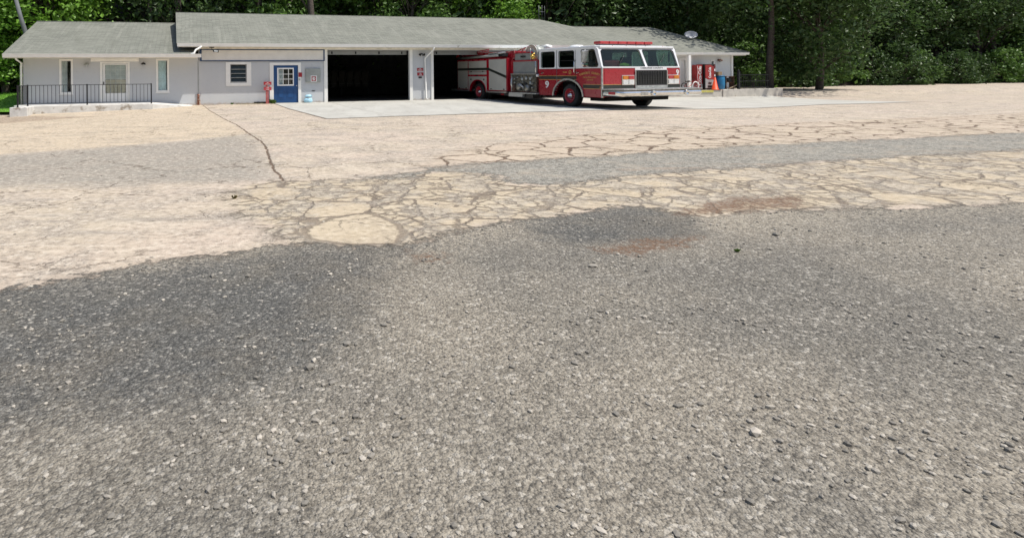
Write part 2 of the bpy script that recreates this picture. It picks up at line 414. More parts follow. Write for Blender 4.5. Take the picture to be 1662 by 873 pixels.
t = NT('weathered_lot'); o = t.obj()
n_big = t.noise(o, .35, 4); n_mid = t.noise(o, 1.6, 5, .62); n_edge = t.noise(o, 5, 6, .68); n_fine = t.noise(o, 22, 4, .7); n_grit = t.noise(o, 75, 3, .7); n_spk = t.noise(o, 11, 8, .82); n_sp2 = t.noise(o, 32, 6, .8); n_sp3 = t.noise(o, 19, 7, .8)
streak = t.noise(t.scale(o, (.35, 1.6, 1)), 1.2, 6, .7)
wv = t.n('ShaderNodeTexNoise', ins={'Vector': o}); wv.inputs['Scale'].default_value = 1.7; wv.inputs['Detail'].default_value = 9; wv.inputs['Roughness'].default_value = .66
def warp(amt):
    m = t.n('ShaderNodeVectorMath', operation='SCALE'); t.set(m.inputs[0], wv.outputs['Color']); m.inputs['Scale'].default_value = amt
    a = t.n('ShaderNodeVectorMath', operation='ADD'); t.set(a.inputs[0], o); t.set(a.inputs[1], m.outputs[0]); return a.outputs[0]
def vor(vec, sc, feat='DISTANCE_TO_EDGE'):
    v = t.n('ShaderNodeTexVoronoi', feature=feat); t.set(v.inputs['Vector'], vec); v.inputs['Scale'].default_value = sc; return v
def msk(name, amp, soft, off=0.):
    e = t.math('ADD', t.attr(name), t.math('MULTIPLY', t.math('SUBTRACT', n_edge, .5), amp))
    e = t.math('ADD', e, t.math('MULTIPLY', t.math('SUBTRACT', n_mid, .5), amp*.8))
    e = t.math('ADD', e, t.math('MULTIPLY', t.math('SUBTRACT', n_spk, .5), amp*1.5))
    return t.ss(e, off-soft, off+soft)
dark, band, sa, sb = msk('dark', .5, .035), msk('band', .95, .06), msk('slaba', .8, .25), msk('slabb', .7, .12)
grey, tan, big = msk('oldgrey', .9, .45, .1), msk('tan', .5, .12), msk('bigslab', .25, .03)
# base: worn concrete, pinkish, sandy to the left
base = t.mix(t.ss(n_big, .35, .65), (.49,.40,.32), (.475,.40,.30))
base = t.mix(t.math('MULTIPLY', t.ss(streak, .45, .68), .55), base, (.34,.30,.25))
base = t.mix(t.math('MULTIPLY', t.ss(n_mid, .55, .75), .5), base, (.50,.43,.335))
n_pat = t.noise(o, .8, 8, .72)
base = t.mix(t.math('MULTIPLY', t.ss(n_pat, .47, .58), .5), base, (.385,.335,.28))
base = t.mix(t.math('MULTIPLY', t.ss(n_pat, .47, .38), .45), base, (.56,.49,.395))
base = t.mix(t.math('MULTIPLY', tan, .75), base, t.mix(t.ss(streak, .4, .65), (.555,.45,.315), (.485,.395,.275)))
base = t.mix(t.math('MULTIPLY', msk('soil', 1.6, .5), .8), base, t.mix(n_mid, (.22,.15,.10), (.36,.27,.18)))
gc = t.mix(t.ss(n_mid, .35, .68), (.235,.22,.19), (.33,.295,.245))
base = t.mix(t.math('MULTIPLY', grey, .9), base, gc)
# exposed stones in the worn top
vg = vor(o, 55, 'F1'); vcol = t.n('ShaderNodeSeparateColor', ins={0: vg.outputs['Color']}).outputs[0]
grit = t.math('MULTIPLY', t.ss(t.math('ADD', n_mid, t.math('MULTIPLY', n_fine, .35)), .55, .85), t.ss(vcol, .55, .95))
base = t.mix(t.math('MULTIPLY', grit, .75), base, (.16,.14,.125))
base = t.mix(t.math('MULTIPLY', t.ss(n_fine, .52, .70), .6), base, (.24,.20,.16))
base = t.mix(t.math('MULTIPLY', t.ss(n_grit, .55, .72), .5), base, (.60,.52,.41))
base = t.mix(t.math('MULTIPLY', t.ss(n_grit, .44, .3), .5), base, (.18,.15,.12))
base = t.mix(t.math('MULTIPLY', t.ss(n_spk, .48, .41), .7), base, (.22,.185,.15))
base = t.mix(t.math('MULTIPLY', t.ss(n_spk, .52, .60), .65), base, (.66,.59,.49))
base = t.mix(t.math('MULTIPLY', t.ss(streak, .58, .66), .35), base, (.24,.215,.185))
# slabs broken apart
pale = t.mix(t.ss(n_mid, .3, .7), (.47,.385,.265), (.42,.35,.255))
vA = vor(warp(.2), 1.2); vB = vor(warp(.14), 1.5); vC = vor(warp(.16), 4.2)
cellc = t.n('ShaderNodeSeparateColor', ins={0: vor(warp(.14), 1.5, 'F1').outputs['Color']}).outputs[0]
pale = t.mix(t.math('MULTIPLY', cellc, .45), pale, (.55,.475,.35))
pale = t.mix(t.math('MULTIPLY', t.ss(n_fine, .5, .7), .65), pale, (.27,.22,.165))
pale = t.mix(t.math('MULTIPLY', t.ss(n_spk, .475, .40), .65), pale, (.2,.165,.12))
pale = t.mix(t.math('MULTIPLY', t.ss(n_spk, .525, .60), .6), pale, (.64,.56,.43))
base = t.mix(t.math('MULTIPLY', sb, .9), base, pale)
base = t.mix(t.math('MULTIPLY', sa, .4), base, (.48,.385,.28))
# gravel
g1 = vor(warp(.05), 42, 'F1'); g2 = vor(o, 95, 'F1')
gr1 = t.n('ShaderNodeSeparateColor', ins={0: g1.outputs['Color']}).outputs[0]; gr2 = t.n('ShaderNodeSeparateColor', ins={0: g2.outputs['Color']}).outputs[1]
gcol = t.mix(gr2, (.065,.065,.06), (.175,.17,.155))
gcol = t.mix(t.math('MULTIPLY', t.ss(n_mid, .42, .7), .45), gcol, (.17,.155,.125))
gcol = t.mix(t.ss(gr1, .88, .99), gcol, (.40,.375,.33))
warmg = t.mix(gr2, (.12,.105,.08), (.27,.24,.195))
gcol = t.mix(t.math('MULTIPLY', t.ss(t.math('ADD', n_big, t.math('MULTIPLY', n_mid, .5)), .68, .92), .8), gcol, warmg)
gcol = t.mix(t.math('MULTIPLY', t.ss(g1.outputs['Distance'], .25, .75), .45), gcol, (.05,.046,.04))
fresh = t.math('MAXIMUM', msk('fresh', .7, .3), msk('freshb', .7, .2))
warmb = t.mix(t.math('ADD', t.math('MULTIPLY', t.ss(n_sp2, .42, .58), .5), t.math('MULTIPLY', gr2, .5)), (.11,.095,.075), (.43,.385,.31))
warmb = t.mix(t.math('MULTIPLY', t.ss(gr1, .86, .97), .8), warmb, (.50,.46,.39))
gcol = t.mix(t.math('MULTIPLY', t.ss(n_sp2, .48, .41), .65), gcol, (.04,.04,.037))
gcol = t.mix(t.math('MULTIPLY', t.ss(n_sp2, .54, .62), .55), gcol, (.34,.33,.30))
gcol = t.mix(t.math('MULTIPLY', t.math('SUBTRACT', 1., fresh), t.math('ADD', .35, t.math('MULTIPLY', t.ss(n_big, .35, .6), .5))), gcol, warmb)
bandc = t.mix(t.ss(n_sp3, .42, .58), (.14,.13,.11), (.38,.36,.31))
bandc = t.mix(t.math('MULTIPLY', t.ss(t.noise(o, 1.3, 7, .72), .5, .62), .5), bandc, (.40,.35,.28))
bandc = t.mix(t.math('MULTIPLY', t.ss(streak, .55, .7), .55), bandc, (.40,.285,.20))
# cracks
def cr(v, w0, wn): return t.ss(v.outputs['Distance'], t.math('ADD', w0, t.math('MULTIPLY', t.math('SUBTRACT', n_edge, .42), wn)), t.math('MULTIPLY', t.math('ADD', w0, t.math('MULTIPLY', t.math('SUBTRACT', n_edge, .42), wn)), .35))
ckA = t.math('MULTIPLY', cr(vA, .022, .28), sa)
notbig = t.math('SUBTRACT', 1., big)
ckB = t.math('MULTIPLY', t.math('MULTIPLY', cr(vB, .022, .27), sb), notbig)
fine_ok = t.math('MULTIPLY', t.ss(cellc, .22, .27), t.ss(n_mid, .33, .42))
ckC = t.math('MULTIPLY', t.math('MULTIPLY', t.math('MULTIPLY', cr(vC, .055, .75), sb), fine_ok), notbig)
ckL = t.math('MAXIMUM', t.math('MULTIPLY', cr(vor(warp(.9), .42), .004, .028), t.ss(n_big, .4, .55)), t.math('MULTIPLY', cr(vor(warp(.8), 1.3), .006, .03), t.ss(n_mid, .5, .62)))
ckL = t.math('MULTIPLY', ckL, t.ss(t.attr('dark'), 0., -.3))
wob = t.math('MULTIPLY', t.math('SUBTRACT', n_edge, .5), .16)
def lineck(a, w): return t.ss(t.math('ABSOLUTE', t.math('ADD', t.attr(a), wob)), w, w*.3)
ckM = t.math('MAXIMUM', lineck('crack', .032), t.math('MULTIPLY', lineck('cross', .045), .8))
aedge = t.math('MULTIPLY', t.ss(t.math('ABSOLUTE', t.math('ADD', t.attr('apr'), t.math('ADD', .03, t.math('MULTIPLY', wob, .8)))), .07, .02), .8)
edge = t.math('MULTIPLY', t.ss(t.math('ABSOLUTE', t.math('ADD', t.attr('bigslab'), wob)), .06, .02), .8)
ck = t.math('MAXIMUM', t.math('MAXIMUM', ckA, ckB), t.math('MAXIMUM', t.math('MAXIMUM', t.math('MULTIPLY', ckC, .8), t.math('MULTIPLY', ckL, .75)), t.math('MAXIMUM', t.math('MAXIMUM', ckM, aedge), edge)))
ckcol = t.mix(t.ss(n_fine, .4, .6), (.055,.035,.022), (.16,.10,.06))
ckcol = t.mix(t.math('MULTIPLY', sb, .6), ckcol, t.mix(gr2, (.07,.055,.042), (.27,.235,.19)))
col = t.mix(t.math('MULTIPLY', ck, .92), base, ckcol)
col = t.mix(band, col, bandc)
# loose gravel lying over the broken slabs in places
over = t.math('MULTIPLY', t.math('MULTIPLY', sb, t.ss(t.math('ADD', n_mid, t.math('MULTIPLY', n_edge, .55)), .72, .84)), notbig)
col = t.mix(t.math('MULTIPLY', over, .5), col, t.mix(t.ss(n_sp3, .44, .57), (.17,.145,.12), (.52,.47,.39)))
dust = t.math('MULTIPLY', t.math('MULTIPLY', t.ss(t.attr('dark'), .9, 0.), t.ss(n_sp2, .45, .55)), .6)
dust = t.math('MULTIPLY', dust, t.math('SUBTRACT', 1., t.math('MULTIPLY', fresh, .7)))
gcol = t.mix(dust, gcol, (.46,.40,.31))
col = t.mix(dark, col, gcol)
pine = t.math('MULTIPLY', msk('pine', .5, .12), t.ss(n_fine, .3, .6))
col = t.mix(pine, col, t.mix(n_grit, (.10,.058,.035), (.235,.145,.09)))
h = t.math('MULTIPLY', t.math('SUBTRACT', 1., ck), 1.0)
h = t.math('ADD', h, t.math('MULTIPLY', n_fine, .35)); h = t.math('ADD', h, t.math('MULTIPLY', n_grit, .15))
gh = t.math('ADD', t.math('MULTIPLY', g1.outputs['Distance'], -1.1), t.math('MULTIPLY', g2.outputs['Distance'], -.5))
loose = t.math('MAXIMUM', dark, t.math('MULTIPLY', band, .7))
h = t.math('ADD', t.math('MULTIPLY', h, t.math('SUBTRACT', 1., loose)), t.math('MULTIPLY', gh, loose))
t.bsdf(col, .93, 0, t.bump(h, .8, .02))
me.materials.append(t.m)

# clean concrete apron in front of the bays
t = NT('pale_concrete_apron'); o = t.obj()
c = t.mix(t.ss(t.noise(t.scale(o, (1,.3,1)), .9, 5, .6), .35, .7), (.41,.40,.36), (.475,.465,.42))
c = t.mix(t.math('MULTIPLY', t.ss(t.noise(o, 3, 5), .58, .75), .4), c, (.37,.34,.30))
c = t.mix(t.math('MULTIPLY', t.ss(t.noise(o, 60, 2), .6, .8), .3), c, (.35,.34,.32))
c = t.mix(t.math('MULTIPLY', t.ss(t.noise(t.scale(o, (1,.15,1)), 1.6, 7, .7), .53, .62), .35), c, (.30,.28,.25))
c = t.mix(t.math('MULTIPLY', t.ss(t.noise(o, 1.1, 7, .7), .57, .64), .3), c, (.26,.24,.21))
c = t.mix(t.math('MULTIPLY', t.ss(t.noise(o, 12, 7, .8), .52, .62), .3), c, (.53,.51,.46))
sx_ = t.n('ShaderNodeVectorRotate', rotation_type='Z_AXIS', ins={'Vector': o, 'Angle': -PS}); sp = t.n('ShaderNodeSeparateXYZ', ins={0: sx_.outputs[0]})
for so_, per, of in ((sp.outputs[0], 4.1, 1.3), (sp.outputs[1], 5.6, 2.0)):
    jt = t.math('ABSOLUTE', t.math('SUBTRACT', t.math('FRACT', t.math('DIVIDE', t.math('ADD', so_, of+100), per)), .5))
    c = t.mix(t.math('MULTIPLY', t.ss(jt, .006, .002), .7), c, (.16,.14,.11))
t.bsdf(c, .85, 0, t.bump(t.noise(o, 60, 3), .2, .004)); apron_m = t.m
pts = [(-.55,.05),(-.55,1.5),(-.26,11.48),(2.38,11.22),(7.94,11.07),(12.4,11.0),(20,11.6),(26,9.5),(33,9.5),(33,.4),(24,.05)]
mb = MB()
def inset_grid(poly, st=1.0):
    rows = []
    for s_ in np.linspace(0, 1, 36):
        u1 = -.26 + s_*33.26
        top = np.interp(u1, [-.26,2.38,7.94,12.4,20,26,33], [11.48,11.22,11.07,11.0,11.2,9.5,9.2])
        rows.append([(u1 + (1-s_)*(-.44)*(1-v/top), v + (.05*math.sin(u1*9) if v > 5 else 0)) for v in np.linspace(.02, top, 12)])
    return rows
rows = inset_grid(pts)
vs = []; fs = []
for i, r in enumerate(rows):
    for u, v in r:
        p = bw(u, v); vs.append((p.x, p.y, gz(p.x, p.y) + .014))
n = 12
for i in range(len(rows)-1):
    for j in range(n-1): fs.append((i*n+j, i*n+j+1, (i+1)*n+j+1, (i+1)*n+j))
mb.add(vs, fs); ap = mb.build('apron', apron_m); tag(ap, kind='structure')

# lawn at the left and the slope behind the station
mb = MB()
lp = [(-60,32),(-15.6,27.9),(-15.75,29.6),(-18.6,38),(-60,41)]
mb.add([(-60,32,.1),(-15.6,27.9,-.05),(-15.75,29.6,.1),(-18.6,38,.55),(-60,41,.7)], [(0,1,2,3,4)])
lawn = mb.build('lawn', plain('lawn_turf', (.11,.27,.02), .95, var=.25, vs=4)); tag(lawn, kind='structure')
hm = plain('leaf_litter', (.05,.035,.022), .95, var=.4, vs=2, bump=.6, bs=6)
vs = []; fs = []
us = np.linspace(-70, 130, 60); vv = [-11.5,-14,-18,-24,-32,-45,-70]
for u in us:
    for v in vv:
        p = bw(u, v); vs.append((p.x, p.y, -.15 + max(0, (-v-12))**1.08*.42 + mnoise.noise(Vector((u*.1, v*.1, 0)))*1.1*(v < -13)))
k = len(vv)
for i in range(len(us)-1):
    for j in range(k-1): fs.append((i*k+j, (i+1)*k+j, (i+1)*k+j+1, i*k+j+1))
mb = MB(); mb.add(vs, fs, smooth=True); hl = mb.build('hillside', hm); tag(hl, kind='structure')
def hillz(u, v): return -.15 + max(0, (-v-12))**1.08*.42

# loose stones, grass blades
rng = np.random.default_rng(3)
mb = MB()
ico = [(0,0,1),(.89,0,.45),(.28,.85,.45),(-.72,.53,.45),(-.72,-.53,.45),(.28,-.85,.45),(.72,.53,-.45),(-.28,.85,-.45),(-.89,0,-.45),(-.28,-.85,-.45),(.72,-.53,-.45),(0,0,-1)]
icf = [(0,1,2),(0,2,3),(0,3,4),(0,4,5),(0,5,1),(1,6,2),(2,7,3),(3,8,4),(4,9,5),(5,10,1),(1,10,6),(2,6,7),(3,7,8),(4,8,9),(5,9,10),(11,7,6),(11,8,7),(11,9,8),(11,10,9),(11,6,10)]
cnt = 0; stones = []
while cnt < 4200:
    y = 1.9 + (rng.random()**1.6)*8.5; x = -.62*y + rng.random()*1.72*y
    d = float(sdf(AREAS['dark'], np.array([x]), np.array([y]))[0])
    if d < 0.02 and rng.random() > .05: continue
    if mnoise.noise(Vector((x*1.3, y*1.3, 2.))) + .35*mnoise.noise(Vector((x*4, y*4, 5.))) < rng.random()*.5-.22: continue
    r = .004 + .015*rng.random()**4
    if rng.random() < .012: r *= 1.9
    stones.append((x, y, r)); cnt += 1
for x, y, r in stones:
    a = rng.random()*6.28; ca, sa_ = math.cos(a), math.sin(a)
    sx, sy, sz = r*(.8+.6*rng.random()), r*(.6+.4*rng.random()), r*(.4+.35*rng.random())
    j = 1 + .22*(rng.random(12)-.5)
    z0 = gz(x, y)
    mb.add([(x+(p[0]*sx*ca-p[1]*sy*sa_)*q, y+(p[0]*sx*sa_+p[1]*sy*ca)*q, z0+sz*.45+p[2]*sz*q) for p, q in zip(ico, j)], icf)
t = NT('loose_stone'); g = t.n('ShaderNodeNewGeometry').outputs['Random Per Island']
t.bsdf(t.mix(t.ss(g, .3, 1.), (.20,.185,.16), (.46,.42,.36)), .9)
st_o = mb.build('gravel', t.m); tag(st_o, kind='stuff')

mb = MB()
for i in range(9000):
    x = -15.8 - rng.random()**1.4*16; y = 28.2 + rng.random()*11
    if float(sdf(lp, np.array([x]), np.array([y]))[0]) < 0: continue
    a = rng.random()*6.28; hh = .05+.08*rng.random(); w = .018
    z0 = -.05 + max(0, y-28.4)*.062
    mb.add([(x-w*math.cos(a), y-w*math.sin(a), z0), (x+w*math.cos(a), y+w*math.sin(a), z0), (x+.05*math.sin(a), y+.05*math.cos(a), z0+hh)], [(0,1,2)])
gr_o = mb.build('grass', M['grass']); tag(gr_o, kind='stuff')

def weed(x, y, z, r, n, label, mat='leaf_mid'):
    m = MB()
    for i in range(n):
        a = rng.random()*6.28; q = rng.random()*r*.5; h2 = r*(.5+.9*rng.random()); w = r*.09
        bx, by = x+q*math.cos(a), y+q*math.sin(a); tx, ty = x+r*math.cos(a)*(.5+rng.random()*.6), y+r*math.sin(a)*(.5+rng.random()*.6)
        m.add([(bx-w*math.sin(a), by+w*math.cos(a), z), (bx+w*math.sin(a), by-w*math.cos(a), z), ((bx+tx)/2+w*math.sin(a), (by+ty)/2-w*math.cos(a), z+h2*.7), (tx, ty, z+h2*.75), ((bx+tx)/2-w*math.sin(a), (by+ty)/2+w*math.cos(a), z+h2*.7)], [(0,1,2,3,4)])
    o = m.build('weed', M[mat]); o.location = (x, y, 0)
    for vtx in o.data.vertices: vtx.co.x -= x; vtx.co.y -= y
    tag(o, label, 'weed')
weed(-1.78, 8.05, -.08, .045, 40, 'small dry tuft of weeds at the broken corner of the paving', 'dry_weed')
weed(3.26, 5.49, -.08, .03, 40, 'small green weed in the gravel at the right foreground')
p = bw(-.78, .22); weed(p.x, p.y, 0, .22, 90, 'leafy green weed growing at the foot of the blue door frame')
p = bw(-2.9, .18); weed(p.x, p.y, -.01, .10, 60, 'low weeds along the wall base below the louvred window')

# ------------------------------------------------------------------ trees
def leaves(mb, c, r, n, size, flat=.75, up=.6):
    for i in range(n):
        d = Vector((random.gauss(0,1), random.gauss(0,1), random.gauss(0,1)*flat)) * r * .5
        p = c + d
        nrm = (Vector((random.gauss(0,1), random.gauss(0,1), random.gauss(0,1))) + d.normalized()*.5 + Vector((0,0,up))).normalized()
        a = nrm.orthogonal().normalized(); a = (a*math.cos(random.random()*6.28) + nrm.cross(a)*math.sin(random.random()*6.28)).normalized(); b = nrm.cross(a)
        s = size*(.6+.8*random.random())
        k = len(mb.v)
        mb.v += [p-a*s*.5, p+b*s*.28+nrm*s*.06, p+a*s*.5, p-b*s*.28+nrm*s*.06]
        mb.f.append([k,k+1,k+2,k+3]); mb.sm.append(False)
def make_tree(name, h, crown_lo, rad, nclump, nleaf, lsize, leafmat, seed, spread=1., limbs=True):
    random.seed(seed)
    root = empty(name)
    tr = MB(); lean = (random.random()-.5)*.8
    path = [(0,0,-.4)]
    for i in range(1, 8):
        q = i/7; path.append((lean*q + .15*math.sin(q*7+seed), .25*math.sin(q*5+seed*2), h*.88*q))
    tr.tube(path, [.26*(1-.8*i/7)+.02 for i in range(8)], 8)
    cl = []
    for i in range(nclump):
        q = random.random()
        z = crown_lo + (h-crown_lo)*q
        prof = math.sin(PI*min(1, .18+.8*q))**.6
        a = random.random()*6.28; rr_ = rad*prof*(.35+.65*random.random()**.5)
        c = Vector((rr_*math.cos(a)*spread, rr_*math.sin(a), z)); cl.append(c)
    for c in (cl[::3] if limbs else []):
        i = min(6, max(1, int(c.z/h*7)-1)); b = Vector(path[i])
        tr.tube([b, b.lerp(c, .5)+Vector((0,0,.25)), c], [.07,.045,.015], 5)
    tr.build('trunk', M['bark'], root)
    lf = MB()
    for c in cl: leaves(lf, c, rad*(.24+.16*random.random()), nleaf, lsize)
    lf.build('crown', leafmat, root)
    return root
T1 = make_tree('broadleaf_tree', 15, 3.0, 4.2, 85, 95, .42, M['leaf_dark'], 11)
T2 = make_tree('broadleaf_tree', 13, 2.2, 3.8, 80, 95, .38, M['leaf_mid'], 23)
T3 = make_tree('broadleaf_tree', 17, 4.5, 4.6, 85, 90, .42, M['leaf_dark'], 37)
B1 = make_tree('bush', 3.2, .2, 1.9, 45, 80, .26, M['leaf_mid'], 5)
B2 = make_tree('bush', 3.6, .2, 2.2, 45, 80, .28, M['leaf_dark'], 8)
protos = {'T1': [T1, 0], 'T2': [T2, 0], 'T3': [T3, 0], 'B1': [B1, 0], 'B2': [B2, 0]}
def plant(key, X, Y, z, rz, sc, label, cat, group):
    pr = protos[key]
    o = pr[0] if pr[1] == 0 else copy_tree(pr[0])
    pr[1] += 1
    o.location = (X, Y, z); o.rotation_euler = (0, 0, rz); o.scale = (sc, sc, sc*(.92+.16*random.random()))
    tag(o, label, cat, group)
random.seed(99)
LT = {'T1': 'dark broadleaf tree in the dense woods behind the station', 'T2': 'lighter green broadleaf tree in the dense woods behind the station', 'T3': 'tall dark tree with a high crown in the dense woods behind the station'}
for row, (v, st, off) in enumerate(((-15.5, 5.0, 0), (-20.5, 5.4, 2.2), (-26.5, 6.2, 1.0))):
    u = -30 + off
    while u < 108:
        key = random.choice(['T1','T1','T3','T2'] if row else ['T1','T2','T1','T3','T2'])
        uu, v2 = u + random.uniform(-1,1), v + random.uniform(-1.2,1.2)
        if not (row == 0 and 3 < uu < 6):
            p = bw(uu, v2)
            plant(key, p.x, p.y, hillz(uu, v2), random.random()*6.28, random.uniform(.85,1.15), LT[key], 'tree', 'woods behind the station, ' + {'T1':'dark trees','T2':'lighter trees','T3':'tall trees'}[key])
        u += st
for i, u in enumerate(np.arange(-26, 104, 3.9)):
    key = 'B1' if i % 3 == 0 else 'B2'
    v2 = -13.3 + random.uniform(-.5,.5) if u < 30 else random.uniform(-13, -10.8)
    p = bw(u, v2)
    plant(key, p.x, p.y, hillz(u, v2)-.1, random.random()*6.28, random.uniform(.9,1.5), {'B1': 'mid green bush at the edge of the woods', 'B2': 'dark bush at the edge of the woods'}[key], 'bush', {'B1':'green bushes at the edge of the woods','B2':'dark bushes at the edge of the woods'}[key])
# nearer trees that stand apart
def lone(name, X, Y, z, label, cat, *a, **k):
    o = make_tree(name, *a, **k); o.location = (X, Y, z); tag(o, label, cat); return o
lone('broadleaf_tree', -21.3, 39.5, .5, 'bright green tree behind the left end of the station', 'tree', 12, 3.2, 3.6, 105, 110, .34, M['leaf_bright'], 51)
lone('broadleaf_tree', -25.0, 39.0, .5, 'bright green tree at the far left edge behind the lawn', 'tree', 9, 2.4, 2.7, 70, 100, .32, M['leaf_bright'], 52)
p = bw(-14.6, -12.4); lone('broadleaf_tree', p.x, p.y, 0, 'young bright tree overhanging the left corner of the wing roof', 'tree', 10.5, 4.4, 3.9, 75, 100, .26, M['leaf_bright'], 61)
lone('bush', -22.6, 38.4, .45, 'bright green bush behind the lawn left of the station', 'bush', 3.6, .5, 1.9, 50, 100, .24, M['leaf_bright'], 53)
p = bw(19.5, -13.2); lone('broadleaf_tree', p.x, p.y, 1., 'light green tree behind the ridge where the main roof ends', 'tree', 9.5, 3.5, 3.3, 80, 100, .3, M['leaf_bright'], 54)
p = bw(12.2, -13.6); lone('broadleaf_tree', p.x, p.y, .6, 'tree with pale sunlit leaves behind the middle of the main roof', 'tree', 9.5, 4.2, 3.0, 60, 90, .28, M['leaf_mid'], 58)
p = bw(38.2, -4.0); lone('broadleaf_tree', p.x, p.y, 0, 'tall dark tree whose crown spreads over the right end of the station roof', 'tree', 17, 6.0, 7.2, 140, 115, .36, M['leaf_dark'], 55, limbs=False)
p = bw(35.5, -9.5); lone('broadleaf_tree', p.x, p.y, 0, 'dense dark tree rising behind the low right end of the roof', 'tree', 11, 2.0, 4.2, 95, 110, .34, M['leaf_dark'], 77, limbs=False)
p = bw(42.5, -3.5); lone('broadleaf_tree', p.x, p.y, -.2, 'dark tree at the right edge of the lot', 'tree', 12, 1.6, 4.0, 100, 110, .34, M['leaf_dark'], 56)
p = bw(4.3, -14.5); tb = MB(); tb.tube([(0,0,-.5),(.05,0,3),(-.25,0,7),(.1,0,12)], [.34,.3,.24,.16], 10); tb.tube([(-.1,0,5.5),(-1.2,.2,7.2),(-1.5,.2,9)], [.1,.07,.03], 6)
b = tb.build('tree_trunk', M['bark']); b.location = (p.x, p.y, .7); tag(b, 'grey bare tree trunk behind the main roof left of centre', 'tree trunk')
p = bw(-7.6, -13.2); tb = MB(); tb.tube([(0,0,-.5),(-.08,0,4),(-.3,0,11)], [.2,.18,.12], 10)
b = tb.build('tree_trunk', M['bark']); b.location = (p.x, p.y, .4); tag(b, 'slim bare tree trunk behind the wing roof', 'tree trunk')

# woods across the road, behind the photographer (seen in glass and chrome)
for i, x in enumerate(np.arange(-48, 80, 7.5)):
    key = ('T1','T3','T2')[i % 3]
    plant(key, x + random.uniform(-2,2), -24 - random.uniform(0,6), 0, random.random()*6.28, random.uniform(.9,1.2), 'tree in the woods across the road behind the photographer', 'tree', 'woods across the road')

# ------------------------------------------------------------------ fire station
ST = empty('fire_station', (ORG[0], ORG[1], 0), PS)
tag(ST, 'long low grey fire station with shingled roofs, blue door and two open bays', 'building')
RX = (PI/2, 0, 0)
# walls (front faces at y = 0)
W = MB().plate([(-12.75,-.3),(-4.6,-.3),(-4.6,2.5),(-12.75,2.5)], [rect(-11.16,-10.55,.68,2.36), rect(-6.65,-6.06,.7,2.37), rect(-9.25,-7.98,.17,2.18)], .2)
W.box(-12.75,-12.55,.2,11.8,-.3,2.45)
W.build('wall', M['wall'], ST)
g = MB(); g.add([(-12.7,0,2.4),(-12.7,12,2.4),(-12.7,6,4.6),(-12.55,0,2.4),(-12.55,12,2.4),(-12.55,6,4.6)], [(0,2,1),(3,4,5),(0,1,4,3),(1,2,5,4),(2,0,3,5)]); g.build('gable_wall', M['wall'], ST)
W = MB().plate([(-4.6,-.3),(2.26,-.3),(2.26,2.86),(7.06,2.86),(7.06,-.3),(8.53,-.3),(8.53,2.86),(17.1,2.86),(17.1,-.3),(24.2,-.3),(24.2,3.05),(-4.6,3.05)],
     [rect(-2.99,-2.1,1.11,2.11), rect(-.7,.63,.005,2.04)], .2)
W.build('wall', M['wall'], ST)
g = MB(); g.add([(-4.6,0,2.3),(-4.6,10,2.3),(-4.6,10,3.2),(-4.6,5,5.05),(-4.6,0,3.2),(-4.45,0,2.3),(-4.45,10,2.3),(-4.45,10,3.2),(-4.45,5,5.05),(-4.45,0,3.2)], [(0,4,3,2,1),(5,6,7,8,9),(0,1,6,5),(1,2,7,6),(2,3,8,7),(3,4,9,8),(4,0,5,9)])
g.build('gable_wall', M['wall_white'], ST)
MB().box(24.0,24.2,.2,10,-.3,3).build('wall', M['wall'], ST)
W = MB().plate([(22,-.1),(31.3,-.1),(31.3,2.75),(22,2.75)], [rect(26.95,27.35,.3,2.3), rect(29.48,29.78,1.5,2.28)], .2, Matrix.Translation((0,1,0)))
W.box(31.1,31.3,1.2,11.5,-.3,2.7); W.build('wall', M['wall_white'], ST)
# interior of the bays
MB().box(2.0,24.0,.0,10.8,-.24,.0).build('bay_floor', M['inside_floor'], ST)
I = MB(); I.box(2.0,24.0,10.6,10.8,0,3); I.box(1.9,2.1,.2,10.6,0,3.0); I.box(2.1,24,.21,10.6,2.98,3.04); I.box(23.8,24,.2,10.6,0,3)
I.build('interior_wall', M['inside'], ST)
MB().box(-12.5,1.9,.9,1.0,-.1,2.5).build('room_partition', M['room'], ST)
# roofs
def roof(verts, faces, th=.11):
    m = MB(); m.add(verts, faces); o = m.build('roof', M['shingles'], ST)
    s = o.modifiers.new('thickness', 'SOLIDIFY'); s.thickness = th; s.offset = -1 
    return o
mr = roof([(-5.65,-.6,3.16),(24.3,-.6,3.13),(18.67,5,5.24),(-5.8,5,5.27),(24.3,10.6,3.16),(-5.65,10.6,3.16)], [(0,1,2,3),(3,2,4,5),(1,4,2)])
wr = roof([(-13.42,-.9,2.6),(-4.72,-.9,2.61),(-4.72,6,4.7),(-13.42,6,4.7),(-4.72,12.9,2.6),(-13.42,12.9,2.6)], [(0,1,2,3),(3,2,4,5)])
rw = roof([(21.9,.4,2.78),(32.2,.4,2.78),(29.22,6.5,4.92),(21.5,6.5,4.92),(19.0,.4,1.9),(19.0,6.5,4.2),(32.2,12.6,2.78),(21.9,12.6,2.78)], [(0,1,2,3),(4,0,3,5),(3,2,6,7),(1,6,2)])
def ridge_cap(p, q):
    m = MB(); m.tube([p, q], .03, 6); m.build('ridge_cap', M['shingles'], mr)
ridge_cap((-5.8,5,5.265),(18.67,5,5.24)); 
m = MB(); m.tube([(-13.42,6,4.7),(-4.8,6,4.7)], .04, 6); m.build('ridge_cap', M['shingles'], wr)
m = MB(); m.tube([(21.5,6.5,4.92),(29.22,6.5,4.92),(32.2,.4,2.8)], .04, 6); m.build('ridge_cap', M['shingles'], rw)
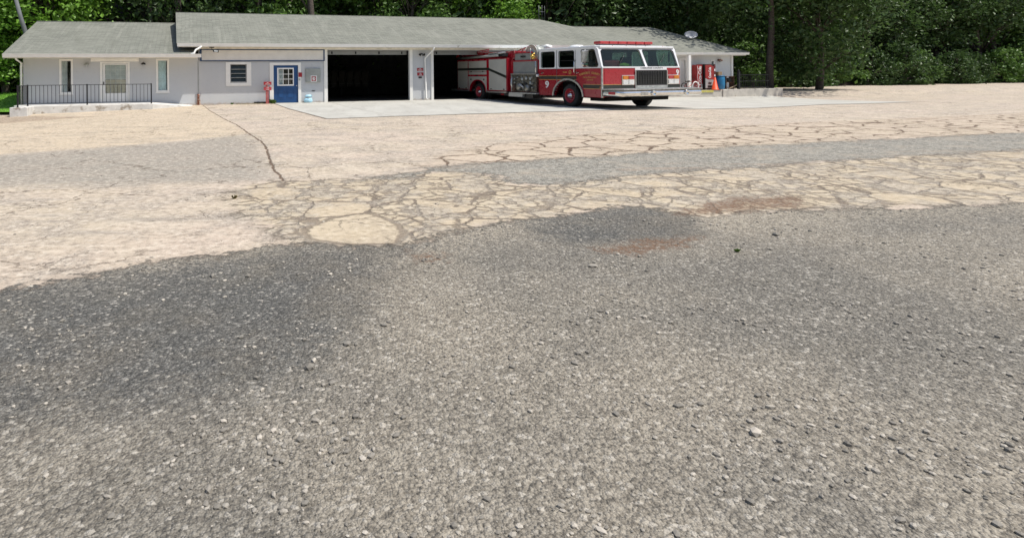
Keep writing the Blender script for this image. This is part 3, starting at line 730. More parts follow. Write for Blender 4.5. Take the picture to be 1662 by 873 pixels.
# fascia boards, rake boards, soffits
F = MB()
F.box(-5.6,24.2,-.52,-.5,2.98,3.1); F.box(-5.6,24.1,-.5,-.003,2.985,3.0); F.build('soffit', M['soffit'], ST)
F = MB(); F.box(-13.35,-4.62,-.86,-.84,2.43,2.55); F.box(-13.35,-4.62,-.84,-.003,2.425,2.44); F.build('soffit', M['soffit'], ST)
F = MB(); F.box(22.2,32.0,.46,.48,2.6,2.72); F.box(22.2,32.0,.48,.997,2.59,2.605); F.build('soffit', M['trim'], ST)
def rake(x0, pts):
    m = MB()
    for (y0,z0),(y1,z1) in zip(pts, pts[1:]):
        m.add([(x0,y0,z0-.2),(x0,y1,z1-.2),(x0,y1,z1-.01),(x0,y0,z0-.01),(x0+.03,y0,z0-.2),(x0+.03,y1,z1-.2),(x0+.03,y1,z1-.01),(x0+.03,y0,z0-.01)], [(0,3,2,1),(4,5,6,7),(0,1,5,4),(2,3,7,6),(1,2,6,5),(3,0,4,7)])
    m.build('rake_board', M['galv'], ST)
rake(-5.60, [(-.55,3.12),(5,5.22),(10.5,3.12)]); rake(-13.38, [(-.85,2.56),(6,4.65),(12.8,2.56)])
def gutter(x0, x1, y, z0, z1, z2=None):
    m = MB(); m.prism([(0,0),(.09,0),(.13,z1-z0),(.115,z1-z0),(.08,.015),(.015,.015),(.015,z1-z0),(0,z1-z0)], x0, x1, Matrix(((0,1,0,0),(-1,0,0,y),(0,0,1,z0),(0,0,0,1))))
    g_ = m.build('gutter', M['gutter'], ST)
    MB().box(x0, x1, y-.14, y+.02, z1+.001, z1+.012).build('sun_catching_lip', M['white'], g_)  # added lip, its sunlit top draws a bright line along the gutter
    return g_
gutter(-5.62, 24.2, -.6, 3.0, 3.15); gutter(-13.38, -4.45, -.9, 2.44, 2.6); gutter(22.1, 32.1, .4, 2.64, 2.77)
# frieze beam over the front, frames of the bays
MB().box(-4.55,24.2,-.06,-.004,2.9,2.984).build('frieze_board', M['soffit'], ST, .006)
J = MB(); J.box(2.07,2.26,-.05,-.003,0,2.895); J.build('bay_trim', M['trim'], ST, .006)
J = MB(); J.box(7.06,7.24,-.05,-.003,0,2.895); J.build('bay_trim', M['trim'], ST, .006)
J = MB(); J.box(8.38,8.53,-.05,-.003,0,2.895); J.build('bay_trim', M['trim'], ST, .006)
J = MB(); J.box(17.1,17.25,-.05,-.003,0,2.895); J.build('bay_trim', M['trim'], ST, .006)
for a, b in ((2.3,7.02),(8.57,17.06)):
    d = MB()
    d.box(a,b,.35,.39,2.62,2.84); d.box(a,b,.4,3.2,2.84,2.88)
    o = d.build('overhead_door', M['panel_dark'], ST)
    k = MB()
    for q in range(4): MB().box(a+.3+q*(b-a-.6)/3-.04, a+.3+q*(b-a-.6)/3+.04, .33,.349,2.66,2.8).build('hinge', M['dark_metal'], o)
    k = MB(); k.box(a-.03,a+.02,.3,.36,.1,2.8); k.build('door_track', M['galv'], o)
# blank board with navy edge
B_ = MB().box(-4.42,2.03,-.05,-.006,2.31,2.85).build('sign_board', M['board'], ST)
F = MB(); F.box(-4.5,2.1,-.075,-.005,2.26,2.308); F.box(-4.5,2.1,-.075,-.005,2.852,2.893); F.box(-4.5,-4.422,-.075,-.005,2.308,2.852); F.box(2.032,2.1,-.075,-.005,2.308,2.852)
F.build('board_frame', M['navy'], B_)
MB().box(-4.62,-4.585,-.02,-.002,.1,2.26).build('corner_seam', M['galv'], ST)

def window(x0, x1, z0, z1, y=0., trim=.07, curtain=None, bars=(), label=None, gap=None, tm='trim'):
    f = MB()
    f.plate(rect(x0-trim, x1+trim, z0-trim, z1+trim), [rect(x0+.012, x1-.012, z0+.012, z1-.012)], .05, Matrix.Translation((0,y-.03,0)))
    f.box(x0-trim-.03, x1+trim+.03, y-.06, y-.031, z0-trim-.03, z0-trim+.005)
    fo = f.build('window', M[tm], ST, .004, label)
    MB().box(x0+.01,x1-.01,y+.06,y+.066,z0+.01,z1-.01).build('pane', M['glass'], fo)
    s = MB(); s.plate(rect(x0+.005,x1-.005,z0+.005,z1-.005), [rect(x0+.035,x1-.035,z0+.035,z1-.035)], .03, Matrix.Translation((0,y+.045,0)))
    for bz in bars: s.box(x0+.03,x1-.03,y+.05,y+.06,bz-.012,bz+.012)
    s.build('sash', M['white'], fo)
    if curtain:
        c = MB(); a, b = curtain[:2]; n = 40
        vs = []; fs = []
        for i in range(n+1):
            x = a+(b-a)*i/n; yy = y+.1+.025*math.sin(i*1.15)+.012*math.sin(i*.43)
            lift = curtain[3] if len(curtain) > 3 else 0
            vs += [(x, yy, z0-.05), (x - lift*(i/n)*.6, yy, (z0+z1)/2), (x, yy, z1+.02)]
        for i in range(n): fs += [(3*i,3*i+3,3*i+4,3*i+1),(3*i+1,3*i+4,3*i+5,3*i+2)]
        c.add(vs, fs, smooth=True); c.build('curtain', M[curtain[2]], fo)
    return fo
window(-11.09,-10.62,.74,2.32, curtain=(-11.12,-10.82,'curtain'))
window(-6.6,-6.11,.76,2.33, curtain=(-6.62,-6.18,'curtain_blue'))
MB().box(-12.5,1.9,.32,.34,-.1,2.5).build('dark_room_sheet', M['room'], ST)  # near-black sheet standing in for the unlit rooms behind the windows
# louvred window
f = MB(); f.plate(rect(-3.2,-1.88,.96,2.23), [rect(-2.97,-2.12,1.13,2.1)], .05, Matrix.Translation((0,-.035,0)))
lw = f.build('window', M['trim'], ST, .006)
f = MB(); f.plate(rect(-2.99,-2.1,1.11,2.11), [rect(-2.93,-2.17,1.17,2.06)], .05, Matrix.Translation((0,.02,0))); f.build('frame', M['grey_metal'], lw)
for k in range(4):
    z = 1.17 + k*.2225
    Mx = Matrix.Translation((0,.05,z+.11)) @ Matrix.Rotation(math.radians(-22), 4, 'X')
    l = MB(); l.box(-2.92,-2.18,-.004,.004,-.105,.115, Mx).build('louvre_pane', M['cab_glass'], lw)
    l = MB(); l.box(-2.93,-2.17,.015,.035,z-.012,z+.012).build('louvre_bar', M['alum'], lw)
# side window of the right wing, its door and column
window(29.52,29.74,1.55,2.24, y=1., trim=.06, bars=(1.9,))
d = MB().box(26.97,27.33,1.05,1.09,.29,2.28).build('door', M['trim'], ST, .004)
k = MB(); k.box(26.86,26.955,.96,.998,.27,2.38); k.box(27.345,27.43,.96,.998,.27,2.38); k.box(26.86,27.43,.955,.998,2.3,2.4); k.build('door_frame', M['gutter'], d)
MB().box(26.96,27.17,.3,.5,.27,2.59).build('porch_column', M['trim'], ST, .01)
MB().box(31.22,31.36,.93,.999,.1,2.6).build('corner_board', M['trim'], ST)

# blue door
fr = MB(); fr.box(-.91,-.7,-.045,-.003,0,2.19); fr.box(.63,.79,-.045,-.003,0,2.19); fr.box(-.7,.63,-.045,-.003,2.04,2.19)
D = MB().plate(rect(-.695,.625,.02,2.03), [rect(-.44,.36,.99,1.84)], .05, Matrix.Translation((0,.03,0))).build('door', M['door_blue'], ST)
fr.build('door_frame', M['trim'], D, .005)
k = MB(); k.plate(rect(-.5,.4,.93,1.9), [rect(-.425,-.19,1.005,1.275), rect(-.16,.095,1.005,1.275), rect(.125,.345,1.005,1.275),
   rect(-.425,-.19,1.305,1.545), rect(-.16,.095,1.305,1.545), rect(.125,.345,1.305,1.545), rect(-.425,-.19,1.575,1.83), rect(-.16,.095,1.575,1.83), rect(.125,.345,1.575,1.83)], .02, Matrix.Translation((0,.012,0)))
k.build('door_window', M['trim'], D)
MB().box(-.44,.36,.05,.055,.99,1.84).build('pane', M['glass'], D)
c = MB(); vs=[]; fs=[]
for i in range(17):
    x=-.46+.3*i/16; vs += [(x+ .02,.14+.02*math.sin(i*1.3),.9),(x,.14+.02*math.sin(i*1.3),1.9)]
for i in range(16): fs.append((2*i,2*i+2,2*i+3,2*i+1))
c.add(vs,fs); c.build('curtain', M['curtain'], D)
k = MB(); k.lathe([(0,-.02),(.028,-.02),(.028,.0),(.012,.0),(.012,.03),(.032,.045),(.034,.065),(.02,.08),(0,.082)], 12, Matrix.Translation((.54,.03,.93)) @ Matrix.Rotation(PI/2,4,'X')); k.build('knob', M['alum'], D)
k = MB()
for a, b in ((-.5,-.1),(.0,.4)):
    k.plate(rect(a,b,.22,.78), [rect(a+.035,b-.035,.255,.745)], .012, Matrix.Translation((0,.019,0))); k.box(a+.07,b-.07,.018,.03,.29,.71)
k.build('door_panel', M['door_blue'], D, .004)
# glazed white storm door of the left wing, with its flat header
D = MB().plate(rect(-9.21,-8.02,.17,2.17), [rect(-9.08,-8.12,.68,2.1)], .045, Matrix.Translation((0,.03,0))).build('door', M['white'], ST)
fr = MB(); fr.box(-9.31,-9.212,-.035,-.003,.17,2.24); fr.box(-8.018,-7.93,-.035,-.003,.17,2.24); fr.box(-9.212,-8.018,-.035,-.003,2.175,2.24); fr.build('door_frame', M['trim'], D)
MB().box(-9.07,-8.13,.05,.055,.69,2.09).build('pane', M['glass'], D)
k = MB()
for q in range(1,4): k.box(-9.08+q*.24-.009,-9.08+q*.24+.009,.066,.08,.68,2.1)
for q in (1.18,1.4,1.62,1.85): k.box(-9.08,-8.12,.066,.08,q-.01,q+.01)
k.build('muntin', M['white'], D)
k = MB(); k.box(-9.07,-8.13,.09,.095,.68,1.35); k.build('blind', plain('tan_blind', (.60,.54,.43), .9), D)
k = MB(); k.box(-9.07,-8.13,.09,.095,1.36,2.1); k.build('blind', plain('grey_blind', (.60,.64,.64), .9), D)
k = MB(); k.box(-9.17,-9.13,-.02,.03,1.1,1.25); k.build('handle', M['dark_metal'], D)
MB().box(-9.72,-7.49,-.16,-.003,2.26,2.42).build('door_header', M['trim'], ST, .008)
# downspouts
def spout(pts, w=.085):
    m = MB(); m.tube([Vector(p) for p in pts], w*.62, 4, True); return m.build('downspout', M['gutter'], ST)
spout([(8.33,-.66,3.02),(8.3,-.6,2.86),(7.98,-.14,2.42),(7.98,-.12,2.3),(8.03,-.12,.12),(8.08,-.22,.03)])
spout([(-4.42,-.66,3.05),(-4.5,-.7,2.95),(-4.72,-.85,2.82),(-4.8,-.88,2.66),(-4.95,-.92,2.6)])
spout([(-12.86,-.9,2.46),(-12.86,-.8,2.36),(-12.8,-.1,2.2),(-12.82,-.08,2.0),(-12.82,-.08,.15)])
k = MB(); k.tube([(-4.6,-.05,0),(-4.6,-.05,.48),(-4.6,-.05,.56)], [.05,.05,.075], 8); k.build('standpipe', M['rust'], ST)
k = MB(); k.add([(-4.72,-.012,.0),(-4.45,-.012,.0),(-4.5,-.012,.2),(-4.57,-.012,.46),(-4.66,-.012,.4),(-4.68,-.012,.2)], [(0,1,2,3,4,5)]); k.build('rust_stain', M['terracotta'], ST)
k = MB(); k.box(1.38,1.56,-.02,-.002,.62,.655); k.build('letter_slot', M['dark_metal'], ST)
# metal panel box beside the blue door
k = MB(); k.box(1.03,1.86,-.09,-.003,1.11,1.86); pb = k.build('utility_panel', M['galv'], ST, .012)
k = MB(); k.box(1.07,1.82,-.1,-.091,1.15,1.82); k.build('panel_door', M['galv'], pb, .004)

# porch, ramp, sidewalk (paving)
S = MB()
S.slab([(-12.95,-.9),(-12.55,-1.0),(-12.6,-3.0),(-11.9,-3.0),(-11.9,-1.85),(-6.75,-1.8),(-6.75,-.003),(-12.95,-.003)], -.35, .19, ST.matrix_basis)
S.add([(ST.matrix_basis @ Vector(p)) for p in [(-6.75,-1.8,.19),(-6.75,-.003,.19),(-4.9,-.003,.01),(-4.9,-.75,-.02),(-6.75,-1.8,-.3),(-6.75,-.003,-.3),(-4.9,-.003,-.3),(-4.9,-.75,-.3)]], [(0,3,2,1),(4,5,6,7),(0,4,7,3),(1,2,6,5),(2,3,7,6),(0,1,5,4)])
o = S.build('porch_slab', M['slab_paint'], None, .02); tag(o, kind='structure')
S = MB(); S.slab([(21,-.56),(28.85,-.56),(28.85,.998),(21,.998)], -.7, .27, ST.matrix_basis); S.slab([(28.87,-.62),(34,-.62),(34,.998),(28.87,.998)], -.7, .30, ST.matrix_basis)
o = S.build('sidewalk', plain('sidewalk_concrete', (.52,.48,.42), .85, var=.1, bump=.3, bs=30, dirt=((.3,.22,.16), 1.8, .6)), None, .02); tag(o, kind='structure')
S = MB(); S.box(-2.7,-.92,-.28,-.02,-.02,.03, ST.matrix_basis); S.build('edging', plain('mossy_edging', (.2,.17,.11), .95, var=.5, vs=5), None, .01).__setitem__('kind', 'structure')
S = MB(); S.box(-1.75,-1.08,-.2,-.03,.03,.1, ST.matrix_basis); o = S.build('door_mat', M['black_rubber'], None, .02); tag(o, 'dark rolled mat lying against the wall left of the red sign post', 'mat')

# porch railing
def picket_run(m, a, b, z0, z1, n):
    a = Vector(a); b = Vector(b)
    for k in range(1, n):
        p = a.lerp(b, k/n); m.box(p.x-.009, p.x+.009, p.y-.009, p.y+.009, z0+.08, z1-.02)
R = empty('porch_railing', ST.matrix_basis @ Vector((-9.5,-1.6,.19)), PS)
tag(R, 'black iron railing along the porch of the left wing', 'railing')
T_ = Matrix.Translation((9.5, 1.6, -.19))
def rl(m, name): 
    m.v = [T_ @ v for v in m.v]; return m.build(name, M['dark_metal'], R)
for (x, y) in ((-12.2,-1.6),(-9.68,-1.6),(-6.82,-1.6),(-12.3,-2.9)):
    m = MB(); m.box(x-.028,x+.028,y-.028,y+.028,.19,1.17); m.box(x-.05,x+.05,y-.05,y+.05,.19,.2); rl(m, 'post')
m = MB(); m.box(-12.2,-6.82,-1.62,-1.58,1.12,1.145); m.box(-12.2,-6.82,-1.615,-1.585,.29,.31); rl(m, 'rail')
m = MB(); m.add([(-12.22,-1.6,1.12),(-12.18,-1.6,1.12),(-12.28,-2.9,1.12),(-12.32,-2.9,1.12),(-12.22,-1.6,1.145),(-12.18,-1.6,1.145),(-12.28,-2.9,1.145),(-12.32,-2.9,1.145)], [(0,1,2,3),(4,7,6,5),(0,4,5,1),(2,6,7,3),(1,5,6,2),(0,3,7,4)]); rl(m, 'rail')
P1 = []
for a, b, n in (((-12.2,-1.6),(-9.68,-1.6),15),((-9.68,-1.6),(-6.82,-1.6),17),((-12.2,-1.6),(-12.3,-2.9),11)):
    for k in range(1, n):
        p = Vector(a).lerp(Vector(b), k/n); m = MB(); m.box(p.x-.009,p.x+.009,p.y-.009,p.y+.009,.3,1.12); rl(m, 'baluster')

# lamps under the eaves
def BP(u, v, z): return bw(u, v, z)
def wall_lamp(u, v, z, label, s=1., shade='dark_metal'):
    r = empty('wall_lamp', BP(u, v, z), PS); tag(r, label, 'wall lamp', 'lamps on the front walls')
    MB().lathe([(0,-.03),(.06,-.03),(.06,0),(0,0)], 12, Matrix.Rotation(PI/2,4,'X') @ Matrix.Scale(s,4)).build('base', M[shade], r)
    MB().tube([(0,-.01,0),(0,-.1*s,.05*s),(0,-.13*s,.0)], .014, 6).build('arm', M[shade], r)
    MB().lathe([(.03*s,.06*s),(.10*s,.02*s),(.13*s,-.05*s),(.12*s,-.05*s),(.0,.05*s)], 14, Matrix.Translation((0,-.13*s,0))).build('shade', M[shade], r)
    MB().lathe([(0,-.13*s),(.05*s,-.11*s),(.07*s,-.05*s),(.05*s,0),(0,.01)], 12, Matrix.Translation((0,-.13*s,0))).build('bulb_glass', M['vend_grey'], r)
wall_lamp(-9.92, .0, 2.14, 'silver and glass lamp on the wall between the tall narrow window and the glazed door', 1.05, 'galv')
wall_lamp(-7.27, .0, 2.15, 'dark lamp on the wall just right of the glazed wing door', .95)
wall_lamp(30.15, -1.0, 2.28, 'round rusty lamp on the right wing wall above the vending machines', 1.25, 'rust')
def flood(u, v, z, label):
    r = empty('floodlight', BP(u, v, z), PS); tag(r, label, 'floodlight')
    MB().box(-.07,.07,-.05,.05,-.03,.02).build('mount', M['dark_metal'], r, .005)
    for s in (-1, 1):
        Mx = Matrix.Translation((.11*s,-.1,-.06)) @ Matrix.Rotation(s*.6,4,'Z') @ Matrix.Rotation(math.radians(65),4,'X')
        MB().lathe([(0,-.1),(.03,-.1),(.045,-.04),(.075,.05),(.07,.06),(0,.05)], 14, Mx).build('lamp_head', M['black'], r)
        MB().tube([(0,0,-.02),(.08*s,-.06,-.05)], .012, 6).build('arm', M['dark_metal'], r)
flood(7.78, .06, 2.66, 'twin dark floodlight high on the pillar between the bays')
r = empty('floodlight', BP(-3.92, .55, 2.98), PS); tag(r, 'floodlight with one white head under the main eave left of the sign board', 'floodlight')
MB().box(-.12,.12,-.06,.06,-.04,.0).build('mount', M['black'], r, .01)
MB().tube([(0,0,-.03),(0,0,-.14),(.06,-.04,-.17)], .016, 6).build('arm', M['black'], r)
Mx = Matrix.Translation((.2,-.05,-.2)) @ Matrix.Rotation(.12,4,'Y')
MB().box(-.14,.14,-.07,.06,-.07,.06, Mx).build('lamp_head', M['black'], r, .02)
MB().box(-.10,.10,-.078,-.071,-.045,.035, Mx).build('lens', M['lens_clear'], r)

# signs
def sign(name, cat, label, u, v, z, w, h, mat, lines, tm='white', th=.01, border=None):
    r = empty(name, BP(u, v, z), PS); tag(r, label, cat)
    MB().box(-w/2,w/2,-th,0,-h/2,h/2).build('plate', M[mat], r, .003)
    for (txt, size, dz, sx) in lines: lettering(txt, size, M[tm], r, (0,-th-.002,dz), RX, sx, bold=.002)
    return r
sign('parking_sign', 'sign', 'upper red no parking sign on the pillar between the bays', 7.71, .01, 1.76, .38, .17, 'sign_red', [('NO', .055, .038, 1.1), ('PARKING', .055, -.035, 1.2)])
sign('parking_sign', 'sign', 'lower red sign on the pillar under the no parking sign', 7.72, .01, 1.5, .38, .18, 'sign_red', [('FIRE', .055, .038, 1.1), ('LANE', .055, -.04, 1.2)])
r = sign('keypad', 'keypad', 'small black keypad box on the pillar below the two red signs', 7.71, .01, 1.31, .2, .1, 'black', [])
sign('door_sign', 'sign', 'small plain red sign on the white trim right of the blue door', .74, .05, 1.52, .2, .24, 'sign_red', [])
r = sign('doorbell', 'doorbell', 'small grey button box under the red sign right of the blue door', .7, .05, 1.27, .09, .13, 'galv', [])
MB().lathe([(0,0),(.02,0),(.018,.008),(0,.01)], 10, Matrix.Translation((0,-.01,.02)) @ Matrix.Rotation(PI/2,4,'X')).build('button', M['white'], r)
# red square sign with a white disc and slashed symbol on the utility panel
r = empty('round_symbol_sign', BP(1.475, .105, 1.3), PS); tag(r, 'square white sign with a round red prohibition symbol on the metal panel', 'sign')
MB().box(-.17,.17,-.008,0,-.17,.17).build('plate', M['white'], r); MB().box(-.125,.125,-.012,-.009,-.125,.125).build('red_field', M['sign_red'], r)
k = MB(); k.lathe([(.06,0),(.088,0),(.088,.004),(.06,.004)], 20, Matrix.Translation((0,-.013,0)) @ Matrix.Rotation(PI/2,4,'X'), False); k.box(-.07,.07,-.018,-.0135,-.012,.012, Matrix.Rotation(.8,4,'Y'))
k.box(-.03,.02,-.0165,-.0125,-.05,.045); k.build('symbol', M['white'], r)
# red post with two signs, left of the blue door
r = empty('no_parking_post', BP(-1.06, .32, -.01), PS); tag(r, 'red wooden post with two red no parking signs standing left of the blue door', 'sign post')
MB().box(-.1,.0,-.03,.03,-.05,1.15).build('post', plain('faded_red_post', (.38,.10,.09), .7, var=.25, vs=5), r, .004)
MB().box(.012,.05,-.02,.02,-.05,.8).build('post', M['sign_red_faded'], r)
MB().box(-.21,.2,-.05,-.035,1.0,1.175).build('sign_panel', M['sign_red'], r, .003); MB().box(-.21,.2,-.05,-.035,.72,.9).build('sign_panel', M['sign_red_faded'], r, .003)
lettering('NO', .055, M['white'], r, (0,-.053,1.125), RX, 1.1, bold=.001); lettering('PARKING', .055, M['white'], r, (0,-.053,1.045), RX, 1.15, bold=.001)
lettering('FIRE', .055, M['white'], r, (0,-.053,.85), RX, 1.1, bold=.001); lettering('LANE', .055, M['white'], r, (0,-.053,.77), RX, 1.15, bold=.001)

# pale blue bag
r = empty('plastic_bag', BP(1.14, .2, 0), PS); tag(r, 'pale blue tied plastic bag on the ground below the metal panel', 'bag')
def blob(m, c, rx, ry, rz, seed, amp=.18):
    n1, n2 = 18, 12; vs = []; fs = []
    for j in range(n2+1):
        ph = PI*j/n2
        for i in range(n1):
            th = 2*PI*i/n1; d = Vector((math.sin(ph)*math.cos(th), math.sin(ph)*math.sin(th), math.cos(ph)))
            q = 1 + amp*mnoise.noise(d*2.6+Vector((seed,0,0))) + amp*.5*mnoise.noise(d*7+Vector((seed,3,0)))
            vs.append((c[0]+d.x*rx*q, c[1]+d.y*ry*q, max(.004, c[2]+d.z*rz*q)))
    for j in range(n2):
        for i in range(n1): fs.append((j*n1+i, (j+1)*n1+i, (j+1)*n1+(i+1)%n1, j*n1+(i+1)%n1))
    m.add(vs, fs, smooth=True)
m = MB(); blob(m, (0,0,.13), .24, .15, .17, 1.5); m.build('bag_body', M['bag'], r)
m = MB(); blob(m, (.02,0,.36), .2, .12, .075, 4.5, .35); m.build('bag_neck', M['bag'], r)
m = MB(); blob(m, (.01,-.03,.275), .13, .1, .022, 2., .2); m.build('tie', M['dish'], r)

# roof furniture
r = empty('satellite_dish', BP(30.07, -3.5, 3.85), PS); tag(r, 'grey satellite dish on the right wing roof', 'satellite dish')
MB().tube([(0,0,-.1),(0,0,.1),(0,-.1,.22)], .03, 8).build('mast', M['galv'], r)
Mx = Matrix.Translation((.0,-.14,.33)) @ Matrix.Rotation(-.3,4,'Z') @ Matrix.Rotation(math.radians(72),4,'X') @ Matrix.Diagonal((1.85,1.05,1,1))
MB().lathe([(0,0),(.12,.012),(.2,.04),(.255,.075),(.262,.07),(.2,.028),(.12,0),(0,-.012)], 24, Mx).build('dish', M['dish'], r)
MB().tube([(0,-.1,.12),(0,-.45,.16),(.04,-.47,.34)], .014, 6).build('feed_arm', M['dark_metal'], r)
r = empty('radio_antenna', BP(18.5, -4.9, 5.2), PS); tag(r, 'three thin antenna rods at the right end of the main ridge', 'antenna')
MB().tube([(0,0,-.1),(0,0,1.02)], .012, 6).build('rod', M['grey_metal'], r); MB().tube([(.25,0,-.1),(.25,0,1.05)], .008, 6).build('rod', M['grey_metal'], r); MB().tube([(.46,0,-.15),(.46,0,1.0)], .008, 6).build('rod', M['grey_metal'], r)
MB().tube([(0,0,.62),(.46,0,.58)], .01, 6).build('crossbar', M['grey_metal'], r)
m = MB(); m.tube([(.08,0,-4.2),(0,0,0),(-.22,0,.75),(-.45,0,1.75)], [.12,.12,.11,.10], 8)
o = m.build('leaning_pole', M['pole']); o.location = BP(-13.55, -4., 3.95); o.rotation_euler = (0,0,PS); tag(o, 'weathered grey leaning pole at the left corner of the wing roof', 'pole')

# ---- things on the raised sidewalk at the right
def vending(u, v, w, d, h, label, face, case):
    r = empty('vending_machine', BP(u, v, .275), PS); tag(r, label, 'vending machine', 'vending machines on the sidewalk')
    MB().box(0,w,.02,d,.04,h).build('case', M[case], r, .012)
    return r
r = vending(27.42, -.1, .5, .42, 1.68, 'red vending machine with white script down its front, left of the black one', None, 'vend_red')
MB().box(.02,.48,-.0,.019,.1,1.65).build('front_panel', M['vend_red'], r, .006)
lettering('Coca-Cola', .34, M['white'], r, (.27,-.004,.95), (PI/2, -PI/2, 0), .95, bold=.007, spacing=.9)
m = MB(); m.tube([(.08,-.002,.2),(.12,-.002,.55),(.06,-.002,.9),(.10,-.002,1.3),(.05,-.002,1.6)], .014, 5); m.build('white_wave', M['white'], r)
MB().box(.33,.46,-.012,-.001,.12,.4).build('coin_panel', M['vend_grey'], r)
for x in (.04,.4): MB().box(x,x+.05,.05,.38,-.0,.04).build('foot', M['black'], r)
r = vending(27.92, .1, .86, .75, 1.72, 'black vending machine with a red and silver front behind the traffic cone', None, 'black')
m = MB(); m.prism([(.02,.8),(.2,.72),(.7,.68),(.7,1.55),(.45,1.68),(.02,1.66)], -.012, .019); m.build('front_panel', M['vend_red'], r)
m = MB(); m.prism([(.02,.12),(.7,.12),(.7,.67),(.2,.7),(.02,.78)], -.01, .019); m.build('front_panel', M['vend_grey'], r)
MB().box(.71,.85,-.012,.019,.1,1.68).build('side_panel', plain('dark_red_panel', (.10,.015,.02), .3), r)
lettering('Coca-Cola', .27, M['white'], r, (.38,-.016,1.15), (PI/2, -PI/2, 0), .68, bold=.006, spacing=.9)
m = MB(); m.box(.24,.5,-.02,-.011,.4,.5); m.build('slot', M['black'], r); MB().box(.2,.56,-.018,-.011,.16,.3).build('tray', M['dark_metal'], r)
MB().box(.73,.83,-.02,-.013,.9,1.02).build('button_pad', M['white'], r); MB().box(.74,.82,-.02,-.013,1.25,1.4).build('coin_slot', M['white'], r)
for x in (.04,.76): MB().box(x,x+.06,.1,.6,-.0,.04).build('foot', M['black'], r)

r = empty('traffic_cone', BP(28.46, .36, .275), PS); tag(r, 'bright orange traffic cone standing before the black vending machine', 'traffic cone')
MB().lathe([(.245,.035),(.2,.06),(.045,.82),(.03,.83),(0,.83)], 24).build('cone', M['cone'], r)
MB().box(-.3,.3,-.24,.24,0,.036).build('base', plain('dirty_base', (.26,.10,.06), .8), r, .01)
r = empty('barrel', BP(29.25, -.02, .305), PS); tag(r, 'blue plastic barrel beside the traffic cone', 'barrel')
MB().lathe([(0,0),(.25,0),(.29,.06),(.31,.3),(.315,.34),(.305,.38),(.31,.6),(.29,.82),(.25,.88),(0,.88)], 24).build('drum', M['barrel'], r)
MB().lathe([(.28,.865),(.30,.865),(.30,.9),(.27,.915),(0,.915)], 24).build('lid', M['barrel'], r)
o = MB().box(-.2,.18,-.15,.15,0,.26).build('cardboard_box', M['card'], None, .005); o.location = BP(29.12, -.02, 1.222); o.rotation_euler = (0,0,PS+.2); tag(o, 'brown cardboard box on the lid of the blue barrel', 'box')
r = empty('wooden_shelf', BP(30.0, -.1, .305), PS); tag(r, 'old brown wooden shelf unit right of the blue barrel', 'shelf')
for x in (-.33,.31): MB().box(x,x+.03,-.2,.2,0,.85).build('side_panel', M['wood'], r)
for z in (.1,.45,.84): MB().box(-.36,.37,-.22,.22,z,z+.03).build('shelf', M['wood'], r)
o = MB().box(-.12,.14,-.15,.1,0,.28).build('paint_bucket', M['black'], None, .05); o.location = BP(30.05,-.1,.785); tag(o, 'dark bucket on the middle board of the brown shelf unit', 'bucket')
o = MB(); o.add([(0,0,0),(.9,0,.33),(.9,0,.39),(0,0,.06),(0,.05,0),(.9,.05,.33),(.9,.05,.39),(0,.05,.06)], [(0,1,2,3),(7,6,5,4),(0,4,5,1),(3,2,6,7),(0,3,7,4),(1,5,6,2)]); o = o.build('plank', plain('pale_plank', (.35,.27,.18), .8)); o.location = BP(29.65,.33,.3); o.rotation_euler=(0,0,PS); tag(o, 'pale plank leaning before the brown shelf unit', 'plank')
r = empty('sidewalk_railing', BP(30.35, .45, .3), PS); tag(r, 'dark iron railing with a thick post at the right end of the sidewalk', 'railing')
MB().box(-.07,.07,-.07,.07,0,1.18).build('post', M['dark_metal'], r, .01); MB().lathe([(0,.0),(.05,.02),(.06,.07),(.03,.13),(0,.14)], 10, Matrix.Translation((0,0,1.18))).build('finial', M['dark_metal'], r)
MB().box(.07,2.6,-.02,.02,.95,.99).build('rail', M['dark_metal'], r); MB().box(.07,2.6,-.015,.015,.12,.15).build('rail', M['dark_metal'], r); MB().box(.07,2.6,-.02,.02,.52,.56).build('rail', M['dark_metal'], r)
for k in range(1,16): MB().box(.07+k*.16-.01,.07+k*.16+.01,-.01,.01,.1,.95).build('baluster', M['dark_metal'], r)
# small bicycle
r = empty('bicycle', BP(26.35, .36, .275), PS+.05); tag(r, 'small bicycle with a white front tyre in front of the red vending machine', 'bicycle')
def bwheel(x, R_, tm):
    Mx = Matrix.Translation((x,0,R_)) @ Matrix.Rotation(PI/2,4,'X')
    w = MB(); w.lathe([(R_-.07,-.02),(R_-.03,-.035),(R_,0),(R_-.03,.035),(R_-.07,.02),(R_-.07,-.02)], 28, Mx); w = w.build('wheel', M[tm], r)
    s = MB()
    for k in range(10):
        a = 2*PI*k/10; s.tube([(x,0,R_),(x+(R_-.04)*math.cos(a),0,R_+(R_-.04)*math.sin(a))], .004, 4)
    s.build('spokes', M['alum'], w)
bwheel(.55,.30,'white'); bwheel(-.42,.27,'rubber')
MB().tube([(.55,0,.27),(.42,0,.62),(-.05,0,.55),(-.42,0,.27)], .018, 6).build('frame', M['vend_red'], r)
MB().tube([(-.42,0,.27),(0,0,.24),(.42,0,.55)], .018, 6).build('frame', M['vend_red'], r)
MB().tube([(.42,0,.6),(.38,0,.72),(.38,-.2,.76)], .013, 6).build('handlebar', M['dark_metal'], r)
m = MB(); blob(m, (-.12,0,.6), .24,.09,.06, 2., .1); m.build('saddle', M['black'], r)
MB().tube([(-.06,0,.54),(-.12,0,.65)], .013, 6).build('seat_post', M['dark_metal'], r)
S = MB(); S.box(26.3,28.1,-.60,-.562,.13,.273, ST.matrix_basis); o = S.build('kerb_paint', M['yellow_kerb'], None, .004); tag(o, kind='structure')

